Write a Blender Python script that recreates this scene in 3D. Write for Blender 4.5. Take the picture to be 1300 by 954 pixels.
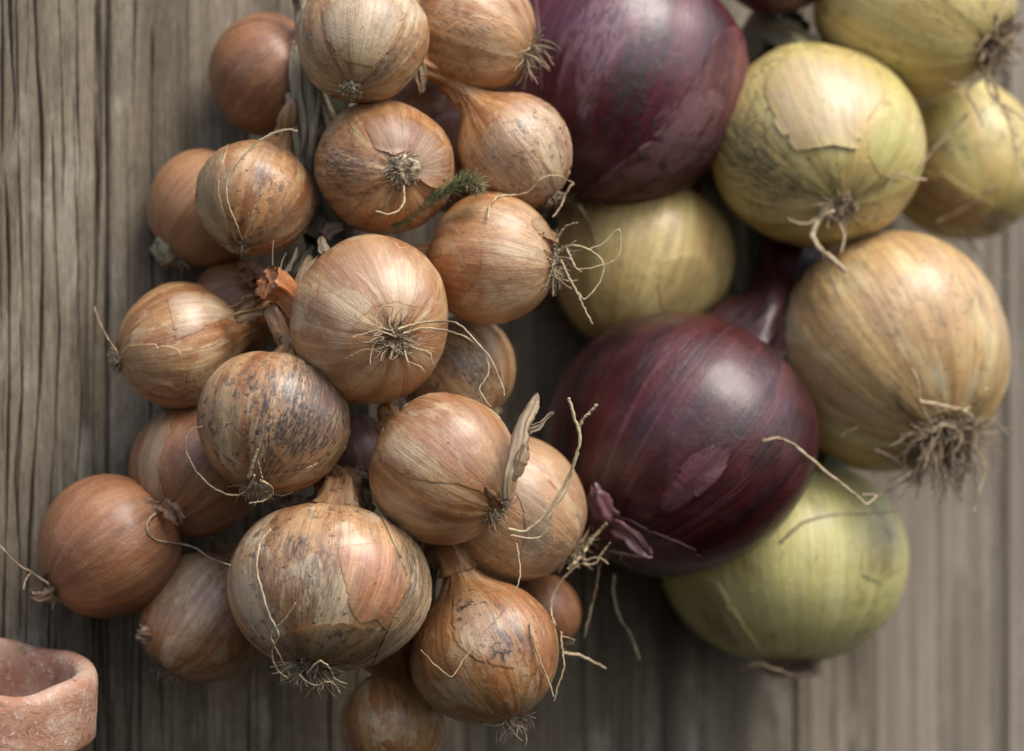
import bpy, math, random
import numpy as np
from mathutils import Vector, Matrix, Quaternion

for o in list(bpy.data.objects):
    bpy.data.objects.remove(o)
S = bpy.context.scene
COL = S.collection

# ------------------------------------------------------------------ camera, light, exposure
K = 0.34 / 1300.0            # metres per photo pixel at one metre
CAMY = -1.0
cam_d = bpy.data.cameras.new('camera')
cam_d.sensor_width = 36
cam_d.lens = 36 / 0.34
cam_d.clip_start = 0.05
cam_d.clip_end = 100
cam_d.dof.use_dof = True
cam_d.dof.focus_distance = 0.976
cam_d.dof.aperture_fstop = 5.8
cam = bpy.data.objects.new('camera', cam_d)
COL.objects.link(cam)
cam.location = (0, CAMY, 0)
cam.rotation_euler = (math.radians(90), 0, 0)
S.camera = cam

ELEV, AZ = math.radians(54), math.radians(132)   # light from high on the right, in front of the wall
w = bpy.data.worlds.new('World')
S.world = w
w.use_nodes = True
nt = w.node_tree
bg = nt.nodes['Background']
sky = nt.nodes.new('ShaderNodeTexSky')
sky.sky_type = 'NISHITA'
sky.sun_disc = False
sky.sun_elevation = ELEV
sky.sun_rotation = AZ
sky.dust_density = 3.0
sky.air_density = 1.0
sky.ozone_density = 0.6
nt.links.new(sky.outputs[0], bg.inputs[0])
bg.inputs[1].default_value = 0.085
sun_d = bpy.data.lights.new('sun', 'SUN')
sun_d.energy = 1.4
sun_d.angle = math.radians(34)
sun_d.color = (1.0, 0.97, 0.92)
sun = bpy.data.objects.new('sun', sun_d)
COL.objects.link(sun)
tosun = Vector((math.sin(AZ) * math.cos(ELEV), math.cos(AZ) * math.cos(ELEV), math.sin(ELEV)))
sun.rotation_euler = tosun.to_track_quat('Z', 'Y').to_euler()
sun.location = tosun * 2
S.view_settings.view_transform = 'Standard'
S.view_settings.look = 'None'
S.view_settings.exposure = 1.25
S.view_settings.gamma = 1
S.view_settings.use_curve_mapping = False
S.render.engine = 'CYCLES'
S.render.resolution_x, S.render.resolution_y = 1024, 751

# ------------------------------------------------------------------ helpers
def at(px, py, y):
    d = y - CAMY
    return np.array([(px - 650) * K * d, y, (477 - py) * K * d])

def mesh(name, verts, faces, mat=None, parent=None, attrs=None, smooth=True, link=True):
    me = bpy.data.meshes.new(name)
    verts = np.asarray(verts, dtype=np.float32)
    faces = np.asarray(faces, dtype=np.int32)
    me.vertices.add(len(verts))
    me.vertices.foreach_set('co', verts.ravel())
    n, k = faces.shape
    me.loops.add(n * k)
    me.loops.foreach_set('vertex_index', faces.ravel())
    me.polygons.add(n)
    me.polygons.foreach_set('loop_start', np.arange(n, dtype=np.int32) * k)
    me.polygons.foreach_set('loop_total', np.full(n, k, dtype=np.int32))
    me.update(calc_edges=True)
    if attrs:
        for an, (ty, dat) in attrs.items():
            a = me.attributes.new(an, ty, 'POINT')
            a.data.foreach_set('vector' if ty == 'FLOAT_VECTOR' else 'value',
                               np.asarray(dat, dtype=np.float32).ravel())
    if smooth:
        me.polygons.foreach_set('use_smooth', np.ones(n, dtype=bool))
    me.validate()
    if mat:
        me.materials.append(mat)
    o = bpy.data.objects.new(name, me)
    if link:
        COL.objects.link(o)
    if parent:
        o.parent = parent
    return o

def grid_faces(nu, nv, wrap):
    """nu rings of nv points; wrap closes each ring"""
    i = np.arange(nu - 1)[:, None]
    j = np.arange(nv if wrap else nv - 1)[None, :]
    j2 = (j + 1) % nv
    return np.stack([i * nv + j, i * nv + j2, (i + 1) * nv + j2, (i + 1) * nv + j], -1).reshape(-1, 4)

def catmull(P, n, closed=False):
    P = np.asarray(P, float)
    m = len(P)
    if closed:
        t = np.linspace(0, m, n, endpoint=False)
        idx = lambda k: P[np.mod(k, m)]
    else:
        t = np.linspace(0, m - 1, n)
        idx = lambda k: P[np.clip(k, 0, m - 1)]
    i = np.floor(t).astype(int)
    if not closed:
        i = np.minimum(i, m - 2)
    f = (t - i)[:, None]
    a, b, c, d = idx(i - 1), idx(i), idx(i + 1), idx(i + 2)
    return 0.5 * (2 * b + (c - a) * f + (2 * a - 5 * b + 4 * c - d) * f ** 2 + (3 * b - a - 3 * c + d) * f ** 3)

def frames(P):
    """parallel-transported normals along a path"""
    T = np.gradient(P, axis=0)
    T /= np.linalg.norm(T, axis=1)[:, None] + 1e-12
    n = np.cross(T[0], [0.3, 0.9, 0.2])
    n /= np.linalg.norm(n) + 1e-12
    N = []
    for t in T:
        n = n - t * np.dot(n, t)
        n /= np.linalg.norm(n) + 1e-12
        N.append(n)
    N = np.array(N)
    return T, N, np.cross(T, N)

def tube_geo(P, R, sides=6, cap=True):
    P = np.asarray(P, float)
    T, N, B = frames(P)
    R = np.asarray(R, float).reshape(-1)
    a = np.linspace(0, 2 * math.pi, sides, endpoint=False)
    V = P[:, None, :] + R[:, None, None] * (np.cos(a)[None, :, None] * N[:, None, :] + np.sin(a)[None, :, None] * B[:, None, :])
    F = grid_faces(len(P), sides, True)
    V = V.reshape(-1, 3)
    if cap:      # close both ends with quads to a doubled centre
        k = len(V)
        V = np.vstack([V, P[0] - T[0] * R[0] * 0.5, P[-1] + T[-1] * R[-1] * 0.5])
        b = (len(P) - 1) * sides
        c = []
        for j in range(0, sides, 2):
            c.append([k, (j + 2) % sides, j + 1, j])
            c.append([k + 1, b + j, b + j + 1, b + (j + 2) % sides])
        F = np.vstack([F, c])
    return V, F

class Sin3:
    """smooth seamless noise: a sum of random plane waves"""
    def __init__(s, seed, f0, f1, n=8):
        r = np.random.RandomState(seed)
        d = r.normal(size=(n, 3))
        d /= np.linalg.norm(d, axis=1)[:, None]
        s.k = d * r.uniform(f0, f1, (n, 1))
        s.p = r.uniform(0, 6.28, n)
        s.n = n
    def __call__(s, X):
        return np.sin(X @ s.k.T + s.p).sum(-1) / math.sqrt(s.n)

def jag(n, rs, amp, k=(7, 13, 23, 37)):
    t = np.linspace(0, 2 * math.pi, n, endpoint=False)
    return amp * sum(np.sin(m * t + rs.uniform(0, 6.28)) * rs.uniform(0.3, 1) / (1 + 0.03 * m) for m in k) / 1.6

# ------------------------------------------------------------------ materials
class NB:
    def __init__(s, name):
        s.m = bpy.data.materials.new(name)
        s.m.use_nodes = True
        s.t = s.m.node_tree
        s.t.nodes.clear()
        s.out = s.t.nodes.new('ShaderNodeOutputMaterial')
        s.p = s.t.nodes.new('ShaderNodeBsdfPrincipled')
        s.link(s.p.outputs[0], s.out.inputs[0])
    def link(s, a, b):
        s.t.links.new(a, b)
    def node(s, typ, **kw):
        n = s.t.nodes.new(typ)
        for k, v in kw.items():
            setattr(n, k, v)
        return n
    def put(s, sock, v):
        if isinstance(v, (int, float)):
            sock.default_value = v
        elif isinstance(v, (tuple, list)):
            sock.default_value = tuple(v) + (1,) if (len(v) == 3 and sock.type == 'RGBA') else v
        else:
            s.link(v, sock)
    def math(s, op, a, b=0.0, c=None, clamp=False):
        n = s.node('ShaderNodeMath', operation=op, use_clamp=clamp)
        s.put(n.inputs[0], a); s.put(n.inputs[1], b)
        if c is not None: s.put(n.inputs[2], c)
        return n.outputs[0]
    def vmath(s, op, a, b):
        n = s.node('ShaderNodeVectorMath', operation=op)
        s.put(n.inputs[0], a); s.put(n.inputs[1], b)
        return n.outputs[0]
    def noise(s, vec, scale=1.0, detail=3.0, rough=0.5, dist=0.0):
        n = s.node('ShaderNodeTexNoise')
        s.link(vec, n.inputs['Vector'])
        n.inputs['Scale'].default_value = scale
        n.inputs['Detail'].default_value = detail
        n.inputs['Roughness'].default_value = rough
        n.inputs['Distortion'].default_value = dist
        return n.outputs['Fac']
    def ramp(s, v, a, b, lo=0.0, hi=1.0):
        n = s.node('ShaderNodeMapRange', interpolation_type='SMOOTHSTEP')
        s.put(n.inputs[0], v)
        n.inputs[1].default_value = a; n.inputs[2].default_value = b
        n.inputs[3].default_value = lo; n.inputs[4].default_value = hi
        return n.outputs[0]
    def mix(s, f, a, b, mode='MIX'):
        n = s.node('ShaderNodeMix', data_type='RGBA', blend_type=mode)
        s.put(n.inputs[0], f); s.put(n.inputs[6], a); s.put(n.inputs[7], b)
        return n.outputs[2]

def skin_mat(name, base, alt, pale, dirt=(0.035, 0.024, 0.017), R=0.025, seed=0, blotch=0.5, spots=0.4, streak=1.0,
             rootdark=0.7, rough=0.36, patch=False, thin=False, vein=None, mold=0.0, coat=0.25, smudge=(), under=None):
    under = under or (base, alt)
    """dry onion skin: lengthwise veins, blotches, dirt specks, brown root end"""
    b = NB(name)
    me = b.node('ShaderNodeAttribute', attribute_name='mer').outputs['Vector']
    sp = b.node('ShaderNodeSeparateXYZ'); b.link(me, sp.inputs[0])
    v = sp.outputs[2]
    tc = b.node('ShaderNodeTexCoord').outputs['Object']
    ob = b.vmath('ADD', b.vmath('MULTIPLY', tc, (1 / R,) * 3), (seed * 3.7, seed * 1.3, seed * 7.1))
    # meridional coordinates, slightly warped so that veins are not ruled lines
    wv = b.noise(ob, 1.6, 2)
    m1 = b.vmath('ADD', b.vmath('MULTIPLY', me, (3.2, 3.2, 0.55)), (seed * 1.9, seed, seed * .7))
    m1 = b.vmath('ADD', m1, b.vmath('MULTIPLY', ob, (0.12, 0.12, 0.12)))
    broad = b.ramp(b.noise(m1, 1.0, 4, 0.55, 0.4), 0.36, 0.64)
    m2 = b.vmath('MULTIPLY', me, (34, 34, 1.4))
    fine = b.noise(m2, 1.0, 4, 0.6)
    m3 = b.vmath('MULTIPLY', me, (11, 11, 0.9))
    mid = b.noise(m3, 1.0, 3, 0.55, 0.3)
    col = b.mix(broad, base, alt)
    # blotches of the paler outer paper
    bl = b.noise(b.vmath('ADD', b.vmath('MULTIPLY', me, (1.4, 1.4, 1.1)), b.vmath('MULTIPLY', ob, (0.55, 0.55, 0.55))), 1.0, 6, 0.6, 0.6)
    blm = b.math('MULTIPLY', b.ramp(bl, 0.50, 0.60), blotch, clamp=True)
    col = b.mix(blm, col, pale)
    st = b.math('MULTIPLY_ADD', b.math('SUBTRACT', fine, 0.5), 0.95 * streak, 1.0)
    st = b.math('MULTIPLY', st, b.math('MULTIPLY_ADD', b.math('SUBTRACT', mid, 0.5), 0.6 * streak, 1.0))
    g = b.node('ShaderNodeCombineColor')
    for i in range(3): b.link(st, g.inputs[i])
    col = b.mix(1.0, col, g.outputs[0], 'MULTIPLY')
    # sparse thin vein lines
    vl = b.ramp(b.noise(b.vmath('MULTIPLY', me, (17, 17, 0.5)), 1.0, 1, 0.4), 0.60, 0.635)
    vl2 = b.ramp(b.noise(b.vmath('MULTIPLY', me, (17, 17, 0.5)), 1.0, 1, 0.4), 0.64, 0.675)
    line = b.math('MULTIPLY', b.math('SUBTRACT', vl, vl2, clamp=True), 0.30 * streak)
    vc = vein or tuple(c * 0.45 for c in base)
    col = b.mix(line, col, vc)
    mo = b.noise(b.vmath('ADD', b.vmath('MULTIPLY', me, (6, 6, 2.2)), b.vmath('MULTIPLY', ob, (2.5, 2.5, 2.5))), 1.0, 7, 0.68, 0.5)
    col = b.mix(b.math('MULTIPLY', b.ramp(mo, .5, .72), .38), col, pale)
    col = b.mix(b.math('MULTIPLY', b.ramp(mo, .5, .30), .26), col, tuple(c * .55 for c in alt))
    # mottled darker wash
    wash = b.math('MULTIPLY', b.ramp(b.noise(ob, 2.6, 6, 0.65, 0.4), 0.54, 0.72), 0.22 + 0.3 * spots, clamp=True)
    col = b.mix(wash, col, tuple(c * 0.42 for c in alt))
    # black specks and smears of mould/soil
    area = b.ramp(b.noise(ob, 1.3, 3), 0.42, 0.58)
    spk = b.noise(b.vmath('ADD', ob, (5, 5, 5)), 9.0, 5, 0.62, 0.5)
    spm = b.math('MULTIPLY', b.math('MULTIPLY', b.ramp(spk, 0.53, 0.60), area), spots, clamp=True)
    col = b.mix(spm, col, dirt)
    pts = b.math('MULTIPLY', b.ramp(b.noise(ob, 22.0, 2, 0.5), 0.66, 0.72), min(1, spots * 1.6), clamp=True)
    col = b.mix(pts, col, tuple(c * 1.4 for c in dirt))
    if mold:
        mm = b.math('MULTIPLY', b.ramp(b.noise(b.vmath('ADD', b.vmath('MULTIPLY', ob, (1, 1, 0.6)), (2, 9, 4)), 2.2, 7, 0.72, 0.9), 0.42, 0.62), mold, clamp=True)
        col = b.mix(mm, col, (0.045, 0.038, 0.04))
    for i, (px, py, ang, mv, rad, scol, sst) in enumerate(smudge):
        dv = b.node('ShaderNodeVectorMath', operation='DISTANCE')
        b.link(b.vmath('MULTIPLY', me, (1, 1, 1.2)), dv.inputs[0]); dv.inputs[1].default_value = (math.cos(ang), math.sin(ang), mv * 1.2)
        n1 = b.noise(b.vmath('ADD', b.vmath('MULTIPLY', ob, (1.6, 1.6, 1.2)), b.vmath('ADD', b.vmath('MULTIPLY', me, (7, 7, 1.5)), (i * 3.1, 2, 7))), 1.25, 8, 0.70, 0.5)
        n2 = b.noise(b.vmath('ADD', b.vmath('MULTIPLY', ob, (5, 5, 5)), b.vmath('MULTIPLY', me, (14, 14, 2.5))), 1.4, 6, 0.72, 0.3)
        mk_ = b.math('MULTIPLY_ADD', b.math('SUBTRACT', n1, 0.5), -3.6, b.math('DIVIDE', dv.outputs['Value'], rad))
        mk_ = b.math('MULTIPLY', b.ramp(mk_, 1.05, 0.35), b.ramp(n2, 0.40, 0.56, 0.12, 1.0))
        col = b.mix(b.math('MULTIPLY', mk_, sst, clamp=True), col, scol)
    # soil at the root end
    rd = b.math('ADD', v, b.math('MULTIPLY', b.math('SUBTRACT', b.noise(m3, 0.6, 5, 0.7, 0.5), 0.5), 0.75))
    rdm = b.math('MULTIPLY', b.ramp(rd, -0.66, -0.98), rootdark, clamp=True)
    col = b.mix(rdm, col, (0.085, 0.052, 0.030))
    if patch:
        e0 = b.node('ShaderNodeAttribute', attribute_name='edge').outputs['Fac']
        sx = b.math('MULTIPLY', b.ramp(b.math('MULTIPLY_ADD', b.math('SUBTRACT', b.noise(b.vmath('ADD', b.vmath('MULTIPLY', me, (12, 12, 2.5)), b.vmath('MULTIPLY', ob, (3, 3, 3))), 1.0, 6, .7), .5), 1.3, e0), .70, 1.05), .85)
        col = b.mix(sx, col, b.mix(broad, under[0], under[1]))
        e = b.node('ShaderNodeAttribute', attribute_name='edge').outputs['Fac']
        ev = b.math('MULTIPLY', b.ramp(e, 0.965, 1.0), b.ramp(b.noise(ob, 5.0, 3, .6), .42, .62, 0.0, 0.55))
        col = b.mix(ev, col, tuple(min(0.8, c * 1.25 + 0.05) for c in pale))
    b.link(col, b.p.inputs['Base Color'])
    r = b.math('MULTIPLY_ADD', b.noise(ob, 4.0, 4, 0.6), 0.30, rough - 0.13)
    r = b.math('ADD', r, b.math('MULTIPLY', spm, 0.25), clamp=True)
    b.link(r, b.p.inputs['Roughness'])
    b.p.inputs['Coat Weight'].default_value = min(1, coat * 1.7)
    b.p.inputs['Coat Roughness'].default_value = 0.27
    b.p.inputs['Specular IOR Level'].default_value = 0.45
    # relief: fine ribs, crinkles, speck edges
    h = b.math('MULTIPLY', fine, 0.55)
    h = b.math('MULTIPLY_ADD', b.noise(b.vmath('MULTIPLY', me, (60, 60, 9)), 1.0, 3, 0.6), 0.30, h)
    h = b.math('MULTIPLY_ADD', b.noise(ob, 7.0, 8, 0.7, 0.8), 1.0, h)
    h = b.math('MULTIPLY_ADD', blm, 0.35, h)
    h = b.math('MULTIPLY_ADD', spm, 0.3, h)
    bp = b.node('ShaderNodeBump')
    bp.inputs['Strength'].default_value = 0.6
    bp.inputs['Distance'].default_value = 0.0007 * (R / 0.025) ** 0.5
    b.link(h, bp.inputs['Height'])
    b.link(bp.outputs[0], b.p.inputs['Normal'])
    if thin:
        tr = b.node('ShaderNodeBsdfTranslucent')
        b.link(col, tr.inputs[0])
        ms = b.node('ShaderNodeMixShader'); ms.inputs[0].default_value = 0.3
        b.link(b.p.outputs[0], ms.inputs[1]); b.link(tr.outputs[0], ms.inputs[2])
        b.link(ms.outputs[0], b.out.inputs[0])
    return b.m

def fibre_mat(name, c1, c2, c3, scale=300, rough=0.7, bump=0.5, dist=0.0006, stretch=(1, 1, 1)):
    b = NB(name)
    tc = b.node('ShaderNodeTexCoord').outputs['Object']
    tc = b.vmath('MULTIPLY', tc, stretch)
    n = b.noise(tc, scale, 5, 0.65, 0.3)
    n2 = b.noise(tc, scale * 0.22, 3, 0.5)
    col = b.mix(b.ramp(n, 0.35, 0.65), c1, c2)
    col = b.mix(b.ramp(n2, 0.5, 0.68), col, c3)
    b.link(col, b.p.inputs['Base Color'])
    b.p.inputs['Roughness'].default_value = rough
    bp = b.node('ShaderNodeBump'); bp.inputs['Strength'].default_value = bump; bp.inputs['Distance'].default_value = dist
    b.link(n, bp.inputs['Height']); b.link(bp.outputs[0], b.p.inputs['Normal'])
    return b.m

M_ROOT = fibre_mat('root_pale', (0.42, 0.31, 0.17), (0.56, 0.45, 0.28), (0.20, 0.13, 0.07), 420)
M_ROOTD = fibre_mat('root_dark', (0.22, 0.155, 0.09), (0.34, 0.26, 0.16), (0.11, 0.075, 0.045), 260)
M_TUFT = fibre_mat('root_tuft', (0.30, 0.22, 0.13), (0.45, 0.35, 0.22), (0.12, 0.08, 0.05), 300)
M_PLATE = fibre_mat('root_plate', (0.42, 0.33, 0.21), (0.14, 0.09, 0.055), (0.50, 0.42, 0.29), 420, 0.85, 1.0, 0.0012)
M_PLATED = fibre_mat('root_plate_dark', (0.13, 0.09, 0.06), (0.24, 0.18, 0.12), (0.07, 0.05, 0.035), 420, 0.9, 1.0, 0.0012)
M_STEM = fibre_mat('dry_stem', (0.25, 0.20, 0.125), (0.38, 0.31, 0.205), (0.12, 0.09, 0.06), 900, 0.7, 0.6, 0.0006, (1, 1, 0.08))
M_STEMG = fibre_mat('green_dry_stem', (0.075, 0.085, 0.05), (0.13, 0.13, 0.085), (0.05, 0.05, 0.035), 500, 0.7, 0.6, 0.0006, (1, 1, 0.08))
M_SPRIG = fibre_mat('sprig_green', (0.12, 0.135, 0.05), (0.21, 0.21, 0.09), (0.32, 0.26, 0.14), 500, 0.8)

# ------------------------------------------------------------------ the wall
WA, WB = 0.125, 0.50           # wall plane: y = WA + WB * x, so it recedes to the right
wn = Vector((WB, -1, 0)).normalized()
wt = Vector((1, WB, 0)).normalized()
W0 = Vector((0, WA, 0))
WM = Matrix((( wt.x, -wn.x, 0, 0), (wt.y, -wn.y, 0, WA), (0, 0, 1, 0), (0, 0, 0, 1)))  # local x along wall, y into wall, z up
def wall_y(x): return WA + WB * x
def px_to_u(px):
    # pixel column -> distance along the wall
    # x = (px-650)K(1+y), y = WA+WB x
    a = (px - 650) * K
    x = a * (1 + WA) / (1 - a * WB)
    return x / wt.x

def wood_mat():
    b = NB('weathered_wood')
    tc = b.node('ShaderNodeTexCoord').outputs['Object']
    oi = b.node('ShaderNodeObjectInfo').outputs['Random']
    cx = b.node('ShaderNodeCombineXYZ')
    b.link(b.math('MULTIPLY', oi, 13.0), cx.inputs[0]); b.link(b.math('MULTIPLY', oi, 5.0), cx.inputs[2])
    p = b.vmath('ADD', tc, cx.outputs[0])
    wob = b.noise(b.vmath('MULTIPLY', p, (9, 1, 3.2)), 1.0, 2)
    wv = b.node('ShaderNodeCombineXYZ'); b.link(b.math('MULTIPLY', b.math('SUBTRACT', wob, 0.5), 0.012), wv.inputs[0])
    q = b.vmath('ADD', p, wv.outputs[0])
    rings = b.noise(b.vmath('MULTIPLY', q, (330, 30, 3.5)), 1.0, 4, 0.6)
    stain = b.noise(b.vmath('MULTIPLY', q, (60, 20, 22)), 1.0, 5, 0.6)
    fib = b.noise(b.vmath('MULTIPLY', q, (1900, 100, 40)), 1.0, 4, 0.65)
    broad = b.noise(b.vmath('MULTIPLY', q, (45, 10, 4)), 1.0, 3, 0.5)
    fleck = b.noise(b.vmath('MULTIPLY', q, (700, 100, 210)), 1.0, 4, 0.7)
    col = b.mix(b.ramp(broad, 0.35, 0.65), (0.120, 0.095, 0.065), (0.218, 0.180, 0.127))
    col = b.mix(b.ramp(rings, 0.54, 0.66), col, (0.080, 0.063, 0.044))
    col = b.mix(b.math('MULTIPLY', b.ramp(rings, 0.45, 0.30), 0.5), col, (0.34, 0.295, 0.225))
    col = b.mix(b.math('MULTIPLY', b.ramp(stain, .52, .68), .55), col, (0.36, 0.32, 0.25))
    col = b.mix(b.math('MULTIPLY', b.ramp(stain, .46, .32), .55), col, (0.115, 0.088, 0.060))
    st = b.math('MULTIPLY_ADD', b.math('SUBTRACT', fib, 0.5), 1.5, 1.0)
    st = b.math('MULTIPLY', st, b.math('MULTIPLY_ADD', b.math('SUBTRACT', fleck, 0.5), 1.3, 1.0))
    g = b.node('ShaderNodeCombineColor')
    for i in range(3): b.link(st, g.inputs[i])
    col = b.mix(1.0, col, g.outputs[0], 'MULTIPLY')
    gl = b.node('ShaderNodeAttribute', attribute_name='crack_edge_dark').outputs['Fac']
    col = b.mix(b.math('MULTIPLY', gl, 0.85, clamp=True), col, (0.022, 0.018, 0.013))  # darker tone along the cracks and plank edges
    pc = b.node('ShaderNodeAttribute', attribute_name='silver').outputs['Fac']
    col = b.mix(pc, col, b.mix(b.ramp(rings, 0.4, 0.6), (0.32, 0.280, 0.235), (0.19, 0.16, 0.13)))
    b.link(col, b.p.inputs['Base Color'])
    b.p.inputs['Roughness'].default_value = 0.8
    b.p.inputs['Specular IOR Level'].default_value = 0.3
    bp = b.node('ShaderNodeBump'); bp.inputs['Strength'].default_value = 0.7; bp.inputs['Distance'].default_value = 0.0006
    h = b.math('MULTIPLY_ADD', fib, 0.8, rings)
    h = b.math('MULTIPLY_ADD', fleck, 0.9, h)
    b.link(h, bp.inputs['Height']); b.link(bp.outputs[0], b.p.inputs['Normal'])
    return b.m
M_WOOD = wood_mat()

ZH = 0.24
def plank(parent, u0, u1, pitch, seed, proud=0.0, cracks=(), ncr=14, silver=0.0, tone=0.0):
    rs = np.random.RandomState(seed)
    nu = max(8, int((u1 - u0) / pitch)); nz = 210
    u = np.linspace(u0, u1, nu); z = np.linspace(-ZH, ZH, nz)
    U, Z = np.meshgrid(u, z)
    wob = sum(np.sin(Z * k + rs.uniform(0, 6.28)) * a for k, a in ((9, .0006), (21, .0003), (47, .0001)))
    Q = U + wob
    H = np.zeros_like(U)
    for k in range(26):       # raised latewood ridges
        f = rs.uniform(250, 1800)
        H += np.sin(Q * f + rs.uniform(0, 6.28) + 0.8 * np.sin(Z * rs.uniform(8, 30) + rs.uniform(0, 6))) / 26
    H *= 0.00045
    H += 0.0005 * np.sin(Q * rs.uniform(60, 110) + rs.uniform(0, 6)) + 0.0006 * np.sin(Q * 33 + Z * 6)
    G = np.zeros_like(U)
    cl = list(cracks)
    for k in range(ncr):
        c = rs.uniform(u0, u1); zc = rs.uniform(-ZH, ZH); L = rs.uniform(0.03, 0.16)
        zz = np.linspace(zc - L, zc + L, 5)
        cl.append((rs.uniform(0.00014, 0.00045), rs.uniform(0.0010, 0.0022), [(c + rs.normal(0, 0.0006), q) for q in zz]))
    for wd, dp, pts in cl:
        pts = sorted(pts, key=lambda t: t[1])
        cz = np.array([p[1] for p in pts]); cu = np.array([p[0] for p in pts])
        line = np.interp(Z, cz, cu) + wob * 0.3 + 0.00006 * np.sin(Z * 310 + seed) + 0.00005 * np.sin(Z * 730)
        taper = np.clip((Z - cz[0]) / 0.012, 0, 1) * np.clip((cz[-1] - Z) / 0.012, 0, 1)
        wv = wd * (0.75 + 0.35 * np.sin(Z * 95 + cu[0] * 999)) * taper + 1e-6
        prof = np.exp(-((U - line) / wv) ** 2) * taper
        H -= dp * prof
        G = np.maximum(G, prof * 1.0)
    edge = np.minimum(U - u0, u1 - U)
    eb = 0.0016 + 0.0006 * np.sin(Z * 41 + seed) + 0.0004 * np.sin(Z * 130)
    H -= 0.0014 * np.clip(1 - edge / eb, 0, 1) ** 2
    G = np.maximum(G, 0.25 * np.clip(1 - edge / eb, 0, 1) ** 2)
    V = np.stack([U, -(H + proud), Z], -1).reshape(-1, 3)
    F = grid_faces(nz, nu, False)
    # back and sides
    n0 = len(V)
    ring = np.concatenate([np.arange(nu), (np.arange(1, nz) * nu + nu - 1), ((nz - 1) * nu + np.arange(nu - 2, -1, -1)), np.arange(nz - 2, 0, -1) * nu])
    back = V[ring].copy(); back[:, 1] = 0.02
    V = np.vstack([V, back])
    nr = len(ring)
    F2 = np.stack([ring, n0 + np.arange(nr), n0 + (np.arange(nr) + 1) % nr, np.roll(ring, -1)], -1)
    F = np.vstack([F[:, ::1], F2])
    g = np.concatenate([G.ravel(), np.full(nr, 0.3)])
    sv = np.full(len(V), silver)
    o = mesh('plank', V, F, M_WOOD, parent, {'crack_edge_dark': ('FLOAT', g), 'silver': ('FLOAT', sv)})
    return o

wall = bpy.data.objects.new('plank_wall', None)
COL.objects.link(wall)
wall.matrix_world = WM @ Matrix.Translation((0, 0, -ZH))
wall['label'] = 'weathered grey brown wall of upright wooden planks behind all the hanging onions'
wall['category'] = 'wall'
def zpx(py): return (477 - py) * K * 1.05
hero = []
for wd, dp, pts in [(.00055, .0022, [(8, -120), (12, 60), (17, 140), (13, 190)]),
                    (.00042, .0020, [(4, 210), (9, 330), (10, 480), (7, 640), (-2, 1050)]),
                    (.00050, .0024, [(38, -120), (44, 80), (50, 160), (51, 330), (49, 470), (40, 600), (33, 760), (30, 1000)]),
                    (.00028, .0014, [(20, 180), (24, 300), (28, 420), (24, 560), (18, 700)]),
                    (.00026, .0012, [(70, -50), (74, 90), (77, 200), (74, 290)]),
                    (.00022, .0012, [(88, 90), (92, 250), (96, 330), (86, 480)]),
                    (.00030, .0014, [(62, 150), (66, 290), (72, 420), (66, 560), (58, 700), (54, 820)]),
                    (.00026, .0012, [(98, 380), (100, 520), (92, 650), (86, 800)]),
                    (.00022, .0010, [(31, -80), (33, 60), (29, 140)]),
                    (.00022, .0010, [(-20, -80), (-18, 300), (-25, 700)])]:
    hero.append((wd, dp, [(px_to_u(a), zpx(b)) for a, b in pts]))
edges = [(-260, -30.5, .0006, 0, 0), (-30, 117, .00022, .0035, 0), (118.4, 139, .0003, -.0008, 0), (139.2, 452, .00035, .0005, 0), (452.8, 742, .0006, 0, 0.05), (742.8, 1010, .0006, 0, .1),
         (1011, 1112, .0006, .001, .2), (1112.6, 1272, .0006, .0006, .5), (1276, 1420, .0007, .001, .7), (1424, 1600, .0009, 0, .4)]
edges[1] = (-30, 118, .00022, .0018, 0)
for i, (a, c, pit, pr, sv) in enumerate(edges):
    o = plank(wall, px_to_u(a), px_to_u(c), pit, 40 + i, pr, hero if i == 1 else (), 12 if i == 1 else 16, sv)
    o.location.z = ZH
bk = mesh('backing_board', [(px_to_u(-300), 0.021, 0), (px_to_u(1640), 0.021, 0), (px_to_u(1640), 0.021, 2 * ZH), (px_to_u(-300), 0.021, 2 * ZH),
                            (px_to_u(-300), 0.03, 0), (px_to_u(1640), 0.03, 0), (px_to_u(1640), 0.03, 2 * ZH), (px_to_u(-300), 0.03, 2 * ZH)],
          [(0, 1, 2, 3), (7, 6, 5, 4), (0, 4, 5, 1), (3, 2, 6, 7), (0, 3, 7, 4), (1, 5, 6, 2)], M_WOOD, wall, smooth=False)

# ------------------------------------------------------------------ onion builder
PROF = np.array([(0.0, -0.90), (0.10, -0.93), (0.28, -0.905), (0.52, -0.80), (0.74, -0.61), (0.90, -0.37), (0.985, -0.12), (0.995, 0.10), (0.935, 0.33),
                 (0.82, 0.54), (0.66, 0.71), (0.48, 0.85), (0.34, 0.98), (0.25, 1.11), (0.20, 1.24), (0.175, 1.36)])
NPR = 200
PROF_ROUND = np.array([(0.0, -0.93), (0.10, -0.955), (0.28, -0.935), (0.52, -0.84), (0.74, -0.65), (0.90, -0.40), (0.985, -0.14), (1.0, 0.10), (0.955, 0.34),
                 (0.86, 0.55), (0.72, 0.72), (0.54, 0.84), (0.36, 0.915), (0.235, 0.99), (0.19, 1.09), (0.17, 1.18)])
PDS = {1: catmull(PROF, NPR), 0: catmull(PROF_ROUND, NPR)}
VV = np.linspace(-1, 1, NPR)
PANGS = {k: np.maximum.accumulate(np.arctan2(p[:, 0], -p[:, 1])) for k, p in PDS.items()}   # angle from the root end
ONIONS = {}

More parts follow.
